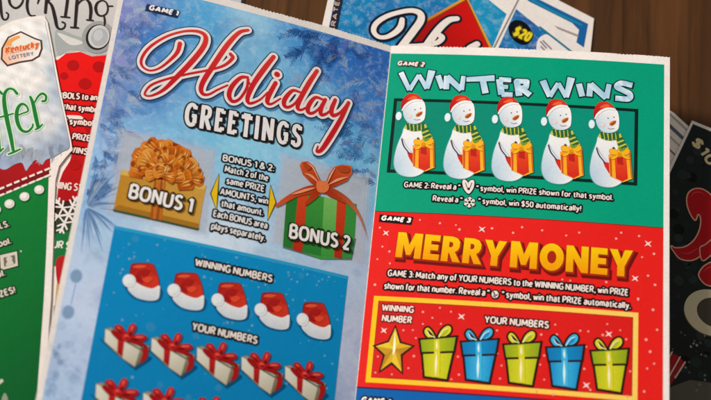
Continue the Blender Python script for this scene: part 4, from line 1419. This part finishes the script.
for x, y in ((39.2, 189.8), (24.5, 196.8), (9.5, 204), (-4, 210)):
    k.disc((x + .5, y + .8), 1.85, '0c5526', 4, 16)
    k.disc((x, y), 1.65, 'd8d3ca', 5, 16)
    k.disc((x - .5, y - .6), 1.0, 'efebe4', 6, 12)
k.build('pompom_print', card)
k = Ink(tf)
for s, a, b in (('SYMBOLS.', (-26, 236), (10, 227)), ('symbol.', (-16, 252), (12, 244)), ('symbol.', (-24, 284), (6, 276)), ('PRIZES!', (-12, 302), (16.2, 293))):
    text(k, s, a, b, 2.5, 'd9cdbd', .21, .35, '123018', layer=6)
k.build('rules_text', card)
k = Ink(tf)
k.stroke([(-4, 385), (1.6, 381)], 1.2, 'c8cbb8', 5)
k.poly([(2, 398), (5, 393), (8, 399), (6, 404), (2, 404)], '8f9a86', 5, True)
k.build('leaf_print', card)
k = Ink(tf)
k.poly([(0, 255.5), (17, 251.5), (18, 266), (1, 270.5)], 'd6cbbb', 5, line=.35, line_col='123018')
k.poly([(3.5, 258), (15, 255), (15.6, 263.5), (4.2, 267)], '6d6a5c', 6)
k.disc((9.4, 259.3), 1.0, 'cfc5b6', 7, 12)
k.poly([(6.2, 266), (7.6, 262), (12, 261), (13.2, 264.2)], 'cfc5b6', 7, True)
k.disc((21, 251.5), .3, 'd6cbbb', 5, 8)
k.build('symbol_icon', card)
k = Ink(tf)
FF = [
    ([(17, 94), (13.5, 90), (8.5, 89.4), (4.5, 95), (4.6, 106), (7.5, 122), (11, 138), (13.2, 150.5)], [2.6, 2, 2.2, 3, 3.6, 3.8, 3.4, 2.6]),
    ([(8.5, 154.6), (14, 152.4), (20.5, 149.4)], [1.4, 2, 1.2]), ([(-4, 118.4), (5, 116.4), (13.2, 114)], [1.4, 1.6, 1.3]),
    ([(1.8, 94), (-1.5, 91), (-5.5, 92), (-8, 99), (-6.5, 115), (-2.8, 132), (-.8, 149)], [2.4, 2, 2.2, 3, 3.6, 3.8, 3]), ([(-5, 156), (-1, 152.6), (3.6, 148.6)], [1.4, 2, 1.2]),
    ([(17.3, 116), (22, 114), (28, 111.4), (26.4, 106.4), (22, 104.4), (18, 108.4), (16.6, 116), (18.2, 124.6), (22, 130.8), (27.5, 132), (32, 128), (33, 124.5)], [1.2, 1.3, 1.4, 1.8, 2.4, 3, 3.4, 3.4, 2.8, 2.2, 1.6, 1.2]),
    ([(30.4, 97.2), (33, 104), (35.8, 117), (38.2, 127.6)], [2, 3.2, 3.6, 3]), ([(35.4, 130), (39, 128), (42.4, 124.8)], [1.3, 2, 1.2]),
    ([(34.5, 103), (38.5, 96.5), (42.5, 94), (46, 96.5), (45.5, 101), (42.6, 101.6)], [1.3, 1.7, 2.2, 2, 2, 2.2]),
]
for lay, ex, c in ((7, 1.0, 'cfe6c4'), (9, 0, '1d7a34')):
    for P, Wd in FF:
        k.stroke(P, [q * .37 + ex for q in Wd], c, lay)
k.build('curly_lettering', card, label='green curly lettering')
k = Ink(tf)
z = zm(0, 0, 6.67)
z2 = zm(0, 0, 3.077)
bd = z2((8, 182), (10, 150), (28, 118), (64, 102), (106, 122), (124, 128), (126, 150), (118, 172), (98, 184), (60, 190), (24, 200))
k.poly(bd, grad(tf((6, 50)), 'f3b894', tf((22, 46)), 'efe8e2'), 7, line=.62, line_col='5a3a34')
k.poly(z2((30, 122), (64, 106), (104, 124), (98, 140), (50, 148)), 'ebe6dc', 8, True)
k.poly(z2((14, 152), (26, 126), (52, 112), (62, 116), (38, 132), (26, 158)), 'f0a458', 9, True)
text(k, 'Kentucky', (5.5, 54.8), (38.8, 48.0), 2.9, 'e2672a', .25, .12, 'f6d9c0', layer=11, shear=.25)
text(k, 'LOTTERY', (9, 60.5), (34, 55.6), 1.5, '9d9aa0', .2, 0, layer=11)
k.build('badge_emblem', card, label='orange and white badge with brown rim')

# ------------------------------------------------------------------ tickets on the right
h = 0.0006
tk, tf, card = ticket('striped_ticket', 'dim beige ticket with dark stripes, half under the black ticket at the right edge', [(640, 92), (674, 113), (697, 134), (680, 200), (630, 180)], h, PAPER2)
k = Ink(tf)
for d in (0, 8, 15, 24):
    k.stroke([(655, 100 + d * 1.5), (691, 134 + d * 1.5)], .7 if d != 8 else 1.4, ['a39c90', '55606a', 'b0a898', '77756f'][[0, 8, 15, 24].index(d)], 2, caps=False)
k.build('stripe_print', card)

h = 0.0012
tk, tf, card = ticket('black_ticket', 'black ten dollar ticket with a big red curl, in shadow at the right edge', [(692, 120.5), (667, 172), (640, 240), (636, 440), (800, 440), (800, 164)], h, PAPER2)
k = Ink(tf)
k.poly([(693, 124), (669.5, 174), (643, 241), (640, 436), (798, 436), (798, 168)], grad(tf((690, 140)), '1d2523', tf((690, 300)), '1e2220'), 1)
for i in range(60):
    x, y = random.uniform(672, 711), random.uniform(150, 400)
    k.disc((x, y), random.uniform(.5, 2.2), random.choice(['24302c', '1d2a28', '10100f', '2a3230']), 2, 10)
k.poly([(640, 405), (668, 388), (690, 380), (720, 384), (798, 380), (798, 436), (640, 436)], '57534a', 3)
k.build('black_field', card)
k = Ink(tf)
text(k, '$10', (689.5, 142), (709, 167), 4.6, 'd3c193', .2, 0, layer=6)
k.build('price_lettering', card)
k = Ink(tf)
z = zm(660, 170, 3.333)
k.poly(z((116, 166), (100, 142), (91, 112), (93, 84), (108, 68), (130, 64), (152, 72), (174, 92), (196, 130), (204, 170), (190, 214), (166, 250), (138, 282), (104, 300), (68, 295), (50, 276), (38, 256), (52, 262), (84, 258), (112, 238), (130, 208), (137, 176), (134, 152), (124, 148)), 'b3141e', 6, True, .5, 'd9a184')
k.poly(z((134, 262), (150, 252), (172, 234), (200, 214), (220, 240), (190, 262), (160, 290), (140, 300)), 'b3141e', 8, True, .45, 'd9a184')
k.poly(z((130, 352), (140, 330), (154, 318), (176, 308), (220, 300), (230, 390), (170, 386), (146, 376)), 'b3141e', 8, True, .5, 'd9a184')
for q in (((102, 92), (112, 78), (132, 76), (150, 88)), ((60, 272), (92, 280), (124, 262)), ((144, 340), (158, 328), (176, 322))):
    k.stroke(z(*q), [.1, .5, .3] if len(q) == 3 else [.1, .5, .5, .1], 'd83a3a', 10)
k.build('red_curl_lettering', card)
k = Ink(tf)
ring = [(711 + 27 * math.cos(a), 313 + 22.5 * math.sin(a)) for a in [i * math.pi / 18 for i in range(36)]]
ring = [(x - (y - 313) * .12, y + (x - 711) * .25) for x, y in ring]
hole = [(715 + 18.5 * math.cos(a), 312 + 14.5 * math.sin(a)) for a in [i * math.pi / 14 for i in range(28)]]
hole = [(x - (y - 313) * .12, y + (x - 711) * .25) for x, y in hole]
k.poly(ring, 'c8bd9c', 6, holes=[hole])
k.poly([(p[0] * .5 + 711 * .5 + (p[0] - 711) * .53, p[1] + 1.4) for p in ring], '4a4438', 5)
k.build('beige_ring_lettering', card)
k = Ink(tf)
k.poly([(668, 352), (678, 356), (686, 364), (670, 385), (664, 380)], '9c1a20', 5)
for a, b in (((680, 357), (667, 380)), ((685, 362), (675, 378)), ((672, 352), (664, 366))):
    k.stroke([a, b], .45, 'cfc3b0', 6)
for i in range(26):
    k.disc((random.uniform(670, 708), random.uniform(330, 392)), random.uniform(.2, .55), random.choice(['6a6f6c', '8a8d88', '4a504c']), 5, 8)
k.build('candy_print', card)
